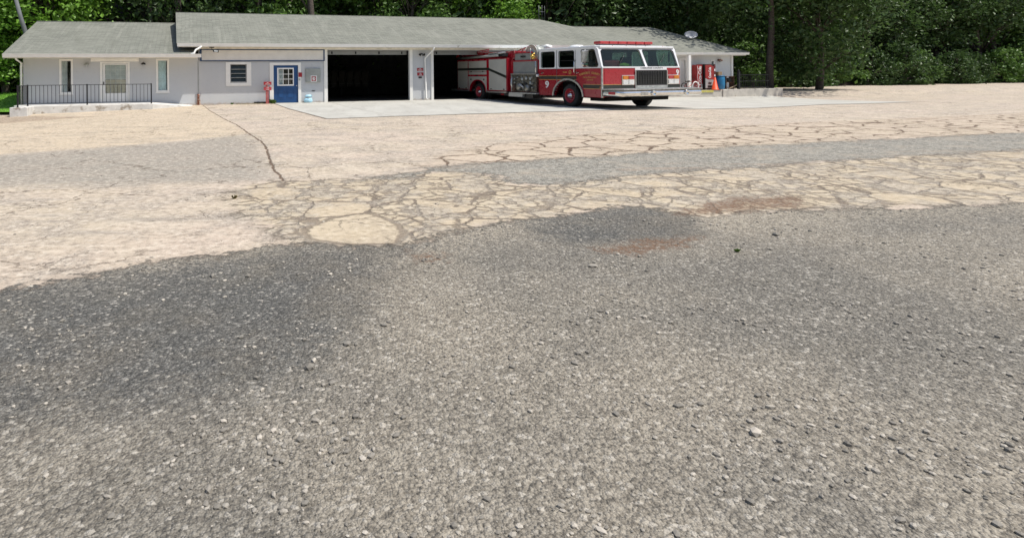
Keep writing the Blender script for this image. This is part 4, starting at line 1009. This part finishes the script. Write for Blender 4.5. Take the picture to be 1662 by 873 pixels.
# inside the left bay: a rack of turnout coats and lockers, lost in the dark
r = empty('gear_rack', BP(4.6, -6.5, 0), PS); tag(r, 'dim gear rack with a row of pegs inside the left bay', 'rack')
MB().box(-1.9,1.9,-.02,.02,1.72,1.78).build('rail', M['inside'], r)
for x in (-1.9,0,1.86): MB().box(x,x+.05,-.03,.03,0,1.78).build('upright', M['inside'], r)
c0 = None
for k in range(7):
    if c0 is None:
        m = MB(); m.prism([(-.2,0),(.2,0),(.17,.75),(.22,.4),(.3,.42),(.2,.95),(.05,1.05),(-.05,1.05),(-.2,.95),(-.3,.42),(-.22,.4),(-.17,.75)], -.09, .06)
        c0 = m.build('turnout_coat', M['coat'], None, .03); c = c0
        MB().box(-.2,.2,-.097,-.091,.2,.25).build('stripe', M['inside_floor'], c)  # stripe colour darkened too, for the shade inside the bay
    else: c = copy_tree(c0)
    c.location = BP(3.0+k*.53, -6.35, .68); c.rotation_euler = (0,0,PS)
    tag(c, 'dark turnout coat hanging on the gear rack inside the left bay', 'coat', 'turnout coats on the gear rack')

# ------------------------------------------------------------------ fire engine: local x forward, y across (0 = side seen), z up
TH = (.379, -.925)
FT = empty('fire_engine', (9.40, 29.06, 0), math.atan2(TH[1], TH[0]))
tag(FT, 'red and white fire engine with number 9 backed halfway into the right bay', 'fire engine')
WD = 4.66
def P(name, m, mat, parent=FT, bevel=0, label=None): return m.build(name, M[mat], parent, bevel, label)
FR = Matrix.Translation((2.14,0,0)) @ Matrix.Rotation(PI/2, 4, 'Z')      # plate frame for the front: x across, -y forward

# chassis
m = MB(); m.box(-10.2,2.3,1.5,3.1,.3,.52); m.box(-2.2,2.0,.5,4.1,.33,.42); m.box(-7.3,-5.1,.3,4.2,.3,.5); m.box(1.0,1.9,.35,4.2,.22,.36); P('chassis', m, 'black_rubber', bevel=.02)
m = MB(); m.box(-4.3,-3.1,.12,.6,.2,.42); P('battery_box', m, 'black', bevel=.02)
m = MB(); m.box(-3.45,-2.75,.0,.5,.2,.425); P('fuel_box', m, 'black', bevel=.02)

# cab, red lower body with the wheel arch cut out
def arch(cx, cz, rx, rz, a0=0, a1=PI, n=18): return [(cx+rx*math.cos(a0+(a1-a0)*k/n), cz+rz*math.sin(a0+(a1-a0)*k/n)) for k in range(n+1)]
A = arch(-.08, .40, 1.0, .76)
outline = [(-2.22,.40)] + [(x,z) for x,z in reversed(A)] + [(2.14,.39),(2.14,1.7),(-2.22,1.7)]
m = MB(); m.plate(outline, [], .14); m.plate(outline, [], .14, Matrix.Translation((0,WD-.14,0)))
m.box(-2.22,-2.1,.14,WD-.14,.42,1.7); m.box(1.98,2.14,.14,WD-.14,.42,1.7); m.box(-2.1,1.98,.14,WD-.14,1.2,1.26)
cab = P('cab_body', m, 'truck_red', bevel=.02)
m = MB(); m.box(-1.15,1.0,.6,.66,.35,1.2); m.box(-1.15,1.0,WD-.66,WD-.6,.35,1.2); m.plate(A + [(-1.1,.4)], [], .5, Matrix.Translation((0,.13,0))) if 0 else None
m.box(-1.2,1.05,.14,WD-.14,1.165,1.195); P('wheel_well', m, 'black_rubber')
# chrome arch trim
def ringarch(m, cx, cz, rx, rz, w, y0, y1, n=22, a0=0, a1=PI):
    i_ = arch(cx, cz, rx, rz, a0, a1, n); o_ = arch(cx, cz, rx+w, rz+w, a0, a1, n)
    for k in range(n):
        m.prism([i_[k], o_[k], o_[k+1], i_[k+1]], y0, y1)
m = MB(); ringarch(m, -.08,.40,1.0,.76,.085,-.05,.1); P('wheel_arch_trim', m, 'steel')

# white upper cab: thin walls with real openings
tilt = math.atan2(.29, .9)
up = [(-2.22,1.703),(2.135,1.703),(1.87,2.55),(1.80,2.64),(-2.12,2.64),(-2.22,2.56)]
wins = [rr(-2.04,-1.03,1.78,2.53,.1), rr(-.71,.34,1.78,2.53,.1), [(.98,1.80),(1.06,1.77),(1.82,1.77),(1.90,1.83),(1.90,1.9),(1.68,2.48),(1.6,2.54),(.88,2.54),(.82,2.47)]]
m = MB(); m.plate(up, wins, .07); m.plate(up, wins, .07, Matrix.Translation((0,WD-.07,0)))
m.box(-2.22,-2.15,.07,WD-.07,1.703,2.62)
fm = Matrix.Translation((2.14,0,1.703)) @ Matrix.Rotation(PI/2,4,'Z') @ Matrix.Rotation(-tilt,4,'X')
H_ = .93
ws = [[(.17,.06),(2.5,.06),(2.52,.12),(2.42,.80),(2.34,.87),(.28,.87),(.16,.78),(.11,.12)], [(2.76,.06),(4.46,.06),(4.55,.12),(4.5,.78),(4.38,.87),(2.66,.87),(2.6,.80),(2.7,.12)]]
m.plate([(0.0,.0),(WD,.0),(WD,H_),(0.0,H_)], ws, .06, fm)
up_o = P('upper_cab', m, 'truck_white', bevel=.012)
m = MB(); m.slab([(-2.24,-.02),(1.72,-.02),(1.90,.12),(1.90,WD-.12),(1.72,WD+.02),(-2.24,WD+.02)], 2.60, 2.70); m.slab([(-2.1,.22),(1.45,.22),(1.62,.4),(1.62,WD-.4),(1.45,WD-.22),(-2.1,WD-.22)], 2.70, 2.735)
P('cab_roof', m, 'truck_white', bevel=.045)
def gpane(name, loop, fm2, t=.008):
    m = MB(); m.plate(loop, [], t, fm2); return P(name, m, 'cab_glass', up_o)
off = Matrix.Translation((0,.03,0))
for w_ in wins: gpane('side_window', w_, off); gpane('side_window', w_, Matrix.Translation((0,WD-.04,0)))
for w_ in ws: gpane('windshield', w_, fm @ off)
def gasket(loop, Mx, name='window_gasket', w=.022, mat='black'):
    cx = sum(p[0] for p in loop)/len(loop); cz = sum(p[1] for p in loop)/len(loop)
    sc_ = lambda p, d: (p[0]+(d if p[0] > cx else -d), p[1]+(d if p[1] > cz else -d))
    m = MB(); m.plate([sc_(p, w) for p in loop], [[sc_(p, -.005) for p in loop]], .012, Mx); P(name, m, mat, up_o)
for w_ in wins: gasket(w_, Matrix.Translation((0,-.006,0)))
for w_ in ws: gasket(w_, fm @ Matrix.Translation((0,-.006,0)))
# cab interior
m = MB(); m.box(-2.1,2.0,.1,WD-.1,1.1,1.12); m.box(1.35,1.98,.15,WD-.15,1.3,1.78); m.box(-.3,.6,1.7,2.9,1.15,1.95); P('cab_interior', m, 'black', bevel=.04)
m = MB(); m.box(-2.145,-2.12,.08,WD-.08,1.2,2.6); m.box(-2.12,1.6,.08,WD-.08,2.57,2.595); m.box(-2.1,1.9,.075,.085,1.2,1.75); m.box(-2.1,1.9,WD-.085,WD-.075,1.2,1.75); P('dark_cab_shell', m, 'inside')  # added near-black shell that keeps the cab dark behind its windows
for y in (.9, 3.6):
    m = MB(); m.box(-.1,.45,y-.35,y+.35,1.3,1.5); m.box(-.2,-.02,y-.33,y+.33,1.5,2.25); P('seat', m, 'inside', bevel=.06)
m = MB(); m.box(1.2,1.75,.45,1.45,1.65,2.08); P('red_equipment_bag', m, 'lens_red', bevel=.1)
m = MB(); m.tube([(1.25+.0,3.6+.3*math.cos(a),2.0+.28*math.sin(a)) for a in np.linspace(0,6.28,17)], .018, 6); P('steering_wheel', m, 'black')
m = MB(); blob(m, (1.55,1.75,1.83), .2,.4,.1, 2.,.4); P('safety_vest', m, 'hi_vis')
# door seams, handles, grab bars
def seam(x, z0, z1, mat='black', w=.011, y=0): return MB().box(x-w, x+w, -.006+y, .002+y, z0, z1)
for x in (-.87, .44):
    m = seam(x, .5 if x > 0 or x < -.86 and False else 1.18, 2.56)
    P('door_seam', m, 'stripe')
m = seam(-.87, .95, 2.6, w=.016); m.v = m.v; P('door_seam', m, 'grey_metal')
for x in (-2.0, .55): m = MB(); m.box(x,x+.13,-.03,.0,1.49,1.53); m.box(x-.05,x+.0,-.012,.0,1.46,1.56); P('door_handle', m, 'chrome', bevel=.006)
for x, z0, z1 in ((-2.42,1.5,2.12),(.42,1.5,2.05)):
    m = MB(); m.tube([(x,.02,z0),(x,-.07,z0+.04),(x,-.07,z1-.04),(x,.02,z1)], .02, 8); P('grab_bar', m, 'chrome')
m = MB(); m.tube([(-.6,.0,2.08),(.42,-.07,2.08),(.55,-.07,2.08)], .012, 6); P('grab_bar', m, 'dark_metal')
# mirror on the near side, and on the far side
for y, s in ((-.3,-1),(WD+.3,1)):
    m = MB(); m.box(1.36,1.46,y-.19,y+.19,1.97,2.5); mi = P('mirror', m, 'steel', bevel=.03)
    m = MB(); m.box(1.348,1.362,y-.16,y+.16,2.0,2.47); P('mirror_glass', m, 'chrome', mi)
    m = MB(); m.box(1.38,1.46,y-.17,y+.17,1.78,1.93); P('convex_mirror', m, 'chrome', mi, .04)
    m = MB(); m.tube([(1.42,y,2.5),(1.5,y-s*.3,2.52)], .014, 6); m.tube([(1.42,y,1.8),(1.5,y-s*.3,1.76)], .014, 6); m.tube([(1.42,y,1.76),(1.42,y,2.54)], .014, 6); P('mirror_arm', m, 'chrome', mi)

# stripes and lettering of the near side
m = MB(); m.box(-2.22,.52,-.004,.001,1.2,1.345); P('side_stripe', m, 'stripe')
m = MB(); m.box(.93,2.13,-.004,.001,.80,.955); P('side_stripe', m, 'stripe')
m = MB(); m.box(-2.22,.56,-.004,.001,1.355,1.372); m.box(-2.22,.5,-.004,.001,1.17,1.187); m.box(.98,2.13,-.004,.001,.965,.982); m.box(1.0,2.13,-.004,.001,.77,.787); P('gold_line', m, 'gold')
m = MB(); m.box(2.085,2.155,-.014,.0,.39,1.7); m.box(2.141,2.155,-.012,.05,.39,1.7); P('corner_strip', m, 'steel', bevel=.005)
lettering('9', .46, M['white'], FT, (-1.6,-.006,.92), RX, 1.35, 'number', bold=.012)
# arched gold lettering: letters set round a shallow arc
txt = 'CHEROKEE COUNTY'; n = len(txt)
for k, ch in enumerate(txt):
    if ch == ' ': continue
    q = (k-(n-1)/2)/((n-1)/2); lettering(ch, .125, M['gold'], FT, (1.36+q*.60,-.006,1.50-.09*q*q), (PI/2, q*.24, 0), 1.1, bold=.002)
lettering('FIRE & EMERGENCY', .085, M['gold'], FT, (1.38,-.006,1.29), RX, 1.15)
lettering('SERVICES', .085, M['gold'], FT, (1.40,-.006,1.175), RX, 1.15)
lettering('CLASS', .085, M['gold'], FT, (-.28,-.006,1.535), RX, 1.2, bold=.002); lettering('A', .1, M['gold'], FT, (.08,-.006,1.53), RX, 1.3, bold=.002)
m = MB(); m.lathe([(.075,0),(.095,0),(.095,.004),(.075,.004)], 18, Matrix.Translation((.08,-.003,1.53)) @ Matrix.Rotation(PI/2,4,'X'), False); P('gold_ring', m, 'gold')
m = MB(); m.box(2.3-.12,2.3-.02,-.004,.001,.8,.84) if 0 else m.box(2.0,2.08,-.0065,-.004,.83,.88); P('side_marker', m, 'amber')

# front: band, grille, headlamp bezels, stripe
fp = lambda y0,y1,z0,z1,t0=.0,t1=.02: (2.14+t0, 2.14+t1, y0, y1, z0, z1)
m = MB(); m.box(*fp(.0,WD,1.70,1.765,-.02,.012)); m.box(*fp(1.9,3.82,1.60,1.70,0,.014)); P('white_band', m, 'truck_white', bevel=.004)
lettering('CHEROKEE COUNTY', .1, M['black'], FT, (2.157,2.9,1.69), (PI/2,0,PI/2), 1.35, spacing=1.1)
m = MB(); m.box(*fp(1.93,3.79,.92,1.59,0,.03)); gr = P('grille', m, 'black', bevel=.01)
m = MB()
for k in range(12): y = 2.02+k*.153; m.box(*fp(y-.012,y+.012,.96,1.56,.03,.05))
for z in (1.06,1.16,1.26): m.box(*fp(1.98,3.74,z-.007,z+.007,.03,.045))
P('grille_bars', m, 'grille_dark', gr)
m = MB(); m.box(*fp(1.88,1.93,.80,1.6,0,.05)); m.box(*fp(3.79,3.84,.80,1.6,0,.05)); m.box(*fp(1.93,3.79,.74,.91,0,.05)); P('grille_surround', m, 'steel', gr, .008)
lettering('EMERGENCY', .19, M['dark_metal'], FT, (2.192,2.86,1.42), (PI/2,0,PI/2), 1.15, bold=.004)
for y0 in (1.12, 3.86):
    y1 = y0+.73
    m = MB(); m.box(*fp(y0,y1,.94,1.38,0,.03)); bz = P('headlamp_bezel', m, 'chrome', bevel=.012)
    inner = y0 > 3
    for k in range(2):
        a = y0+.04+k*.34; b = a+.31
        m = MB(); m.box(*fp(a,b,1.19,1.35,.03,.055)); P('signal_lamp', m, 'amber' if (k == 0) != inner else 'lens_red', bz, .02)
        m = MB(); m.box(*fp(a,b,.97,1.15,.03,.055)); P('headlight', m, 'lens_clear', bz, .03)
m = MB(); m.box(*fp(.0,1.1,.79,.95,0,.006)); m.box(*fp(1.1,1.86,.76,.93,0,.008)); m.box(*fp(3.86,WD,.76,.93,0,.008)); P('front_stripe', m, 'stripe')
m = MB(); m.box(*fp(.0,1.1,.96,.977,0,.007)); m.box(*fp(.0,1.1,.765,.782,0,.007)); P('gold_line', m, 'gold')
lettering('9', .36, M['white'], FT, (2.146,4.5,1.47), (PI/2,0,PI/2), 1.0, 'number', bold=.01)
# wipers
for y in (.9, 3.3):
    m = MB(); m.tube([fm @ Vector((y,-.03,.05)), fm @ Vector((y+.45,-.035,.5))], .009, 5); m.tube([fm @ Vector((y+.25,-.03,.25)), fm @ Vector((y+.62,-.03,.72))], .012, 5); P('wiper', m, 'black')
# bumper
m = MB(); m.slab([(2.2,-.1),(3.18,-.1),(3.35,.06),(3.35,WD-.05),(3.18,WD+.1),(2.2,WD+.1)], .46, .74); bp = P('bumper', m, 'chrome', bevel=.13); bp.modifiers['bevel'].segments = 6
m = MB(); m.slab([(2.16,-.1),(3.2,-.12),(3.37,.04),(3.37,WD-.03),(3.2,WD+.12),(2.16,WD+.1)], .742, .79); P('bumper_top', m, 'steel', bp, .01)
m = MB(); m.box(2.62,3.0,-.107,-.1,.55,.67); P('red_marker', m, 'lens_red', bp)
for y in (1.7, 3.65):
    Mx = Matrix.Translation((3.35,y,.6)) @ Matrix.Rotation(PI/2,4,'Y')
    m = MB(); m.lathe([(0,.03),(.05,.035),(.085,.06),(.115,.06),(.12,0)], 20, Mx); P('bumper_lamp', m, 'chrome', bp)
m = MB(); m.box(3.352,3.362,1.0,1.4,.52,.66); P('hose_cover', m, 'steel', bp, .01)
# roof lamps and light bar
for y in (.9,1.7,2.28,2.86,3.92):
    m = MB(); m.lathe([(0,.0),(.055,0),(.05,.025),(.03,.04),(0,.045)], 12, Matrix.Translation((1.84,y,2.665)) @ Matrix.Rotation(math.radians(60),4,'Y')); P('marker_lamp', m, 'lens_red')
LB = MB().box(1.15,1.45,.55,3.6,2.76,2.80).build('light_bar', M['grey_metal'], FT, .01)
m = MB()
for k in range(6):
    y = .5+k*.53; m.box(1.08,1.52,y,y+.5,2.80,2.93)
P('light_bar_lens', m, 'lens_red', LB, .03)
m = MB(); m.box(1.2,1.4,.7,.8,2.7,2.78); m.box(1.2,1.4,3.4,3.5,2.7,2.78); P('light_bar_foot', m, 'grey_metal', LB)
# roof clutter behind the cab
m = MB(); m.lathe([(0,0),(.42,0),(.4,.12),(.28,.2),(0,.23)], 18, Matrix.Translation((-2.0,2.2,2.72))); P('roof_cover', m, 'truck_white')

# wheels
def wheel(x, y, R_, z, w, far=False, dual=False, turn=0):
    Mx = Matrix.Translation((x, y, z)) @ Matrix.Rotation(turn,4,'Z') @ Matrix.Rotation(PI/2 if not far else -PI/2, 4, 'X')  # lathe +z -> outboard
    t_ = MB(); t_.lathe([(R_*.58,-w+.02),(R_*.75,-w),(R_*.95,-w+.03),(R_,-w+.09),(R_,-.09),(R_*.95,-.03),(R_*.78,.0),(R_*.60,-.02)], 40, Mx)
    if dual: t_.lathe([(R_*.58,-2*w),(R_*.95,-2*w+.03),(R_,-2*w+.09),(R_,-w-.12),(R_*.95,-w-.05),(R_*.6,-w-.04)], 32, Mx)
    for k in range(44):
        a = 2*PI*k/44; c_ = Vector((R_*math.cos(a), R_*math.sin(a), 0))
        t_.box(-.018,.018,-.006,.006,-w+.1,-.1, Mx @ Matrix.Translation(c_) @ Matrix.Rotation(a+PI/2,4,'Z'))
    T0 = t_.build('wheel', M['rubber'], FT)
    r_ = MB(); r_.lathe([(R_*.60,-.03),(R_*.62,-.005),(R_*.575,-.008),(R_*.54,-.06),(R_*.45,-.13),(R_*.28,-.13),(R_*.26,-.04),(R_*.2,.0),(0,.01)] if not dual else [(R_*.60,-.03),(R_*.62,-.005),(R_*.57,-.01),(R_*.54,-.12),(R_*.40,-.2),(R_*.27,-.2),(R_*.22,-.08),(0,-.06)], 30, Mx)
    r_.build('rim', M['rim_red'], T0)
    h = MB(); d0 = -.02 if not dual else -.1
    h.lathe([(R_*.27,d0-.04),(R_*.26,d0+.02),(R_*.15,d0+.06),(R_*.13,d0+.11),(0,d0+.12)], 20, Mx); h.build('hub', M['chrome'], T0)
    n_ = MB()
    for k in range(10):
        a = 2*PI*k/10; c_ = Vector((R_*.36*math.cos(a), R_*.36*math.sin(a), (-.13 if not dual else -.2)))
        n_.lathe([(.022,0),(.022,.03),(0,.04)], 6, Mx @ Matrix.Translation(c_))
    n_.build('wheel_nuts', M['chrome'], T0)
    return T0
wheel(.0,.02,.545,.43,.4); wheel(.05,WD-.02,.545,.34,.4,True,turn=.12)
wheel(-7.92,.03,.50,.43,.34,dual=True); wheel(-7.92,WD-.03,.50,.43,.34,True,True)

# rear body
A2 = arch(-7.92, .45, .86, .66, 0, PI, 16)
m = MB()
fr_out = [(-10.28,.54)] + list(reversed(A2)) + [(-4.97,.52),(-4.97,2.34),(-10.28,2.34)]
m.plate(fr_out, [], .1); m.plate(fr_out, [], .1, Matrix.Translation((0,WD-.1,0)))
m.box(-10.28,-10.2,.1,WD-.1,.54,2.34); m.box(-5.07,-4.97,.1,WD-.1,.52,2.34); m.box(-10.2,-5.07,.1,WD-.1,2.2,2.3); P('rear_body', m, 'truck_red', bevel=.012)
m = MB(); m.box(-8.9,-6.95,.5,.56,.3,1.3); m.box(-8.9,-6.95,.1,.5,1.13,1.17); m.box(-10.2,-5.1,.1,.12,.54,1.1) if 0 else None; P('wheel_well', m, 'black_rubber')
def locker(x0, x1, z0, z1, name='locker_door', mat='panel'):
    m = MB(); m.box(x0,x1,-.03,.0,z0,z1); return P(name, m, mat, bevel=.008)
l1 = locker(-10.20,-9.03,.58,2.25); l2 = locker(-8.93,-6.98,1.62,2.24); l3 = locker(-6.72,-5.06,.56,2.29)
locker(-8.93,-6.98,1.44,1.6,'locker_panel')
# silver panel round the rear wheel
A3 = arch(-7.92,.45,.9,.7,0,PI,16)
m = MB(); m.plate([(-8.97,.56)] + list(reversed([(x,z) for x,z in A3])) + [(-6.93,.56),(-6.93,1.33),(-8.97,1.33)], [], .025, Matrix.Translation((0,-.026,0))); P('wheel_panel', m, 'panel', bevel=.004)
m = MB(); ringarch(m, -7.92,.45,.86,.66,.045,-.05,.02,18); P('wheel_arch_trim', m, 'truck_red')
m = MB(); m.box(-8.97,-6.94,-.02,-.0,1.345,1.43); m.box(-9.02,-8.96,-.028,-.0,.56,2.3); m.box(-6.96,-6.86,-.034,-.0,.56,2.3); P('red_divider', m, 'truck_red')
m = MB(); m.box(-10.2,-6.79,-.036,-.031,1.69,1.83)
m.prism([(-6.79,1.69),(-5.03,1.23),(-5.03,1.38),(-6.79,1.83)], -.036, -.031); P('side_stripe', m, 'stripe')
m = MB()
for x, z in ((-8.6,1.62),(-7.35,1.62),(-7.95,1.37),(-10.0,.62),(-9.2,.62),(-6.5,.62),(-5.25,.62)): m.box(x-.05,x+.05,-.055,-.03,z-.03,z+.03)
P('latch', m, 'dark_metal')
for x in (-8.45,-7.4):
    m = MB(); m.lathe([(0,.0),(.05,0),(.05,.02),(0,.03)], 10, Matrix.Translation((x-(.2 if x<-8 else -.15),-.03,1.15)) @ Matrix.Rotation(PI/2,4,'X')); P('fuel_cap', m, 'dark_metal')
m = MB(); m.box(-10.95,-8.85,-.08,.3,.44,.53); m.box(-6.98,-4.97,-.08,.3,.42,.5); m.box(-10.95,-10.28,.3,WD+.05,.44,.53); P('running_board', m, 'steel', bevel=.01)
m = MB(); m.box(-4.62,-2.3,-.14,.4,.43,.485); m.box(-4.66,-3.45,-.14,.38,.26,.43); P('pump_step', m, 'panel', bevel=.01)
m = MB(); m.box(-6.3,-5.0,.2,1.,.3,.42); m.box(-5.3,-4.7,.0,.4,.28,.4); P('under_box', m, 'black', bevel=.02)
m = MB(); m.box(-5.6,-5.35,-.0,.05,.3,.38); P('rear_reflector', m, 'lens_red')
# hose bed wall, hard suction hoses and ladder
m = MB(); m.box(-10.3,-4.78,.28,.36,2.34,2.72); m.box(-10.3,-4.78,WD-.36,WD-.28,2.34,2.72); m.box(-4.86,-4.78,.28,WD-.28,2.34,2.72); P('hose_bed_wall', m, 'truck_red', bevel=.02)
m = MB(); m.box(-10.2,-4.9,.36,WD-.36,2.3,2.62); P('hose_load', m, 'curtain')
m = MB(); m.tube([(-10.3,.12,2.44),(-5.6,.12,2.52)], .075, 10); sh = P('suction_hose', m, 'galv')
m = MB(); m.tube([(-5.85,.12,2.515),(-5.2,.12,2.525)], .10, 12); m.tube([(-10.42,.12,2.435),(-9.9,.12,2.445)], .095, 12); P('hose_coupling', m, 'dark_metal', sh)
m = MB(); m.tube([(-6.9,.10,2.60),(-5.3,.10,2.66)], .055, 8); P('hose_nozzle', m, 'steel', sh)
m = MB()
for y in (.22,.24): m.tube([(-10.5,y,2.58),(-7.1,y,2.80)] if y < .23 else [(-10.5,y,2.68),(-7.1,y,2.90)], .028, 6)
for k in range(12):
    q = k/11; m.tube([(-10.4+3.2*q,.23,2.585+.21*q),(-10.4+3.2*q,.23,2.685+.21*q)], .015, 5)
P('ladder', m, 'truck_red')
m = MB(); blob(m, (-10.2,.45,2.78), .32,.2,.11, 3.,.2); P('folded_hose', m, 'white')
m = MB(); m.lathe([(.1,0),(.1,.08),(.06,.14),(0,.15)], 14, Matrix.Translation((-10.65,.3,2.62))); m.box(-10.75,-10.5,.2,.4,2.5,2.62); P('beacon', m, 'lens_red')
# pump house
m = MB(); m.box(-4.97,-2.22,.22,WD-.22,.5,2.18); P('pump_house', m, 'truck_red', bevel=.01)
m = MB(); m.box(-4.64,-2.62,.16,.22,1.50,2.12); P('upper_panel', m, 'panel_dark', bevel=.006)
m = MB(); m.box(-4.62,-2.55,.08,.22,.53,1.44); pp = P('pump_panel', m, 'pump', bevel=.006)
m = MB(); m.box(-4.72,-2.5,.03,.24,1.44,1.49); m.box(-4.70,-4.63,.04,.22,.53,1.44); P('panel_frame', m, 'steel', pp, .006)
def knobs(lst, r0, d, mat, name):
    m = MB()
    for x, z in lst: m.lathe([(0,d),(r0*.7,d),(r0,d*.7),(r0,0)], 14, Matrix.Translation((x,.08,z)) @ Matrix.Rotation(PI/2,4,'X'))
    P(name, m, mat, pp)
knobs([(-3.75,1.2),(-3.4,1.24),(-3.05,1.22),(-3.05,1.0)], .085, .03, 'vend_grey', 'gauge')
knobs([(-3.9,.78),(-3.2,.72)], .19, .2, 'cast', 'intake_cap')
knobs([(-4.3,1.2),(-4.05,1.28),(-4.3,1.0),(-3.6,1.02),(-2.8,1.3),(-2.8,.75),(-2.8,.95),(-3.55,.72)], .06, .12, 'cast', 'valve_cap')
knobs([(-4.15,.85),(-3.4,.95),(-2.95,.82)], .07, .09, 'black', 'handle_knob')
m = MB(); m.tube([(-4.5,.08,1.25),(-4.5,-.05,1.2),(-4.52,-.05,.9),(-4.45,.0,.7)], .06, 8); P('pump_pipe', m, 'steel', pp)
m = MB(); m.tube([(-3.95,.1,.95),(-3.7,-.08,.9),(-3.45,.08,.66)], .05, 8); P('pump_pipe', m, 'steel', pp)
m = MB(); blob(m, (-4.35,.0,.72), .14,.09,.18, 7.,.3); P('relief_valve', m, 'wood', pp)
knobs([(-2.38,1.38)], .075, .12, 'white', 'side_beacon')
m = MB(); m.box(-4.72,-2.5,.14,.3,2.12,2.19); P('deck_edge', m, 'truck_red')
m = MB(); m.box(-4.55,-3.15,.2,.27,2.2,2.55); bd = P('badge_panel', m, 'panel_dark', bevel=.006)
m = MB(); m.plate(ell(-3.82,2.38,.27,.085), [], .012, Matrix.Translation((0,.187,0))); P('oval_badge', m, 'black', bd)
m = MB(); m.plate(ell(-3.82,2.38,.25,.07), [ell(-3.82,2.38,.235,.058)], .004, Matrix.Translation((0,.182,0))); P('badge_ring', m, 'alum', bd)
m = MB(); m.box(-4.6,-3.1,.3,WD-.3,2.18,2.58); P('pump_deck', m, 'panel_dark')
m = MB(); m.box(-4.66,-3.1,.18,.3,2.555,2.62); P('deck_rail', m, 'truck_red')
m = MB()
m.tube([(-4.74,.15,1.9),(-4.72,.15,2.2),(-4.5,.15,2.52),(-4.25,.18,2.70),(-3.9,.25,2.80),(-3.5,.3,2.9)], .022, 8)
m.tube([(-4.3,.9,2.6),(-4.2,.9,2.86),(-3.7,.95,2.96)], .022, 8)
P('red_pipe', m, 'truck_red')
m = MB(); m.tube([(-4.2,.4,2.6),(-4.1,.4,2.78),(-3.95,.4,2.8)], .03, 8); m.tube([(-3.9,.5,2.66),(-3.2,.5,2.7)], .05, 8); P('red_fitting', m, 'lens_red')
m = MB(); m.tube([(-4.66,.25,2.6),(-4.66,.25,2.86),(-3.3,.25,2.88)], .012, 5); P('handrail', m, 'chrome')
Mx = Matrix.Translation((-3.32,.36,2.52)) @ Matrix.Scale(1.12,4) @ Matrix.Rotation(PI/2,4,'X')
m = MB(); m.lathe([(.0,.0),(.13,.0),(.13,-.04),(.40,-.02),(.40,0),(.43,0),(.43,-.03),(.2,-.08),(.2,-.55),(.43,-.6),(.43,-.62),(0,-.62)], 30, Mx); rl_ = P('hose_reel', m, 'panel')
m = MB(); m.lathe([(.2,-.1),(.36,-.12),(.37,-.3),(.36,-.52),(.2,-.54)], 24, Mx); P('reel_hose', m, 'galv', rl_)
m = MB(); m.lathe([(.06,0),(.1,.02),(.11,.1),(.07,.16),(.07,.24),(.09,.26),(.09,.3),(0,.3)], 14, Matrix.Translation((-2.9,.18,2.22))); m.lathe([(.05,0),(.07,.03),(.07,.2),(0,.22)], 12, Matrix.Translation((-2.9,.22,2.38)) @ Matrix.Rotation(PI/2,4,'X')); P('brass_valve', m, 'brass')
m = MB(); m.box(-2.62,-2.3,.2,.8,2.18,2.6); P('exhaust_box', m, 'panel_dark', bevel=.02)
m = MB(); m.tube([(-3.12,.16,2.2),(-3.12,.16,2.78)], .014, 6); P('handrail', m, 'chrome')
m = MB(); blob(m, (-3.1,1.2,2.85), .3,.25,.14, 5.,.2); P('rolled_hose', m, 'white')

# ------------------------------------------------------------------ daylight
w = bpy.data.worlds.new('World'); SC.world = w; w.use_nodes = True
nt = w.node_tree; bg = nt.nodes['Background']
sky = nt.nodes.new('ShaderNodeTexSky'); sky.sky_type = 'NISHITA'; sky.sun_disc = False
sdir = Vector((.467, -.162, 1)).normalized()
el = math.asin(sdir.z); az = math.atan2(sdir.x, sdir.y)
sky.sun_elevation = el; sky.sun_rotation = az
sky.air_density = 1.0; sky.dust_density = 2.0; sky.ozone_density = 1.0
nt.links.new(sky.outputs[0], bg.inputs[0]); bg.inputs[1].default_value = .12
sl = bpy.data.lights.new('sun', 'SUN'); sl.energy = 4.2; sl.angle = math.radians(.55); sl.color = (1., .955, .88)
so = bpy.data.objects.new('sun', sl); COL.objects.link(so); so.rotation_euler = sdir.to_track_quat('Z', 'Y').to_euler()
so.location = (20, -10, 40)
SC.view_settings.view_transform = 'Standard'; SC.view_settings.look = 'None'; SC.view_settings.gamma = 1
SC.view_settings.use_curve_mapping = False; SC.view_settings.exposure = .18
SC.cycles.max_bounces = 8; SC.cycles.transparent_max_bounces = 12
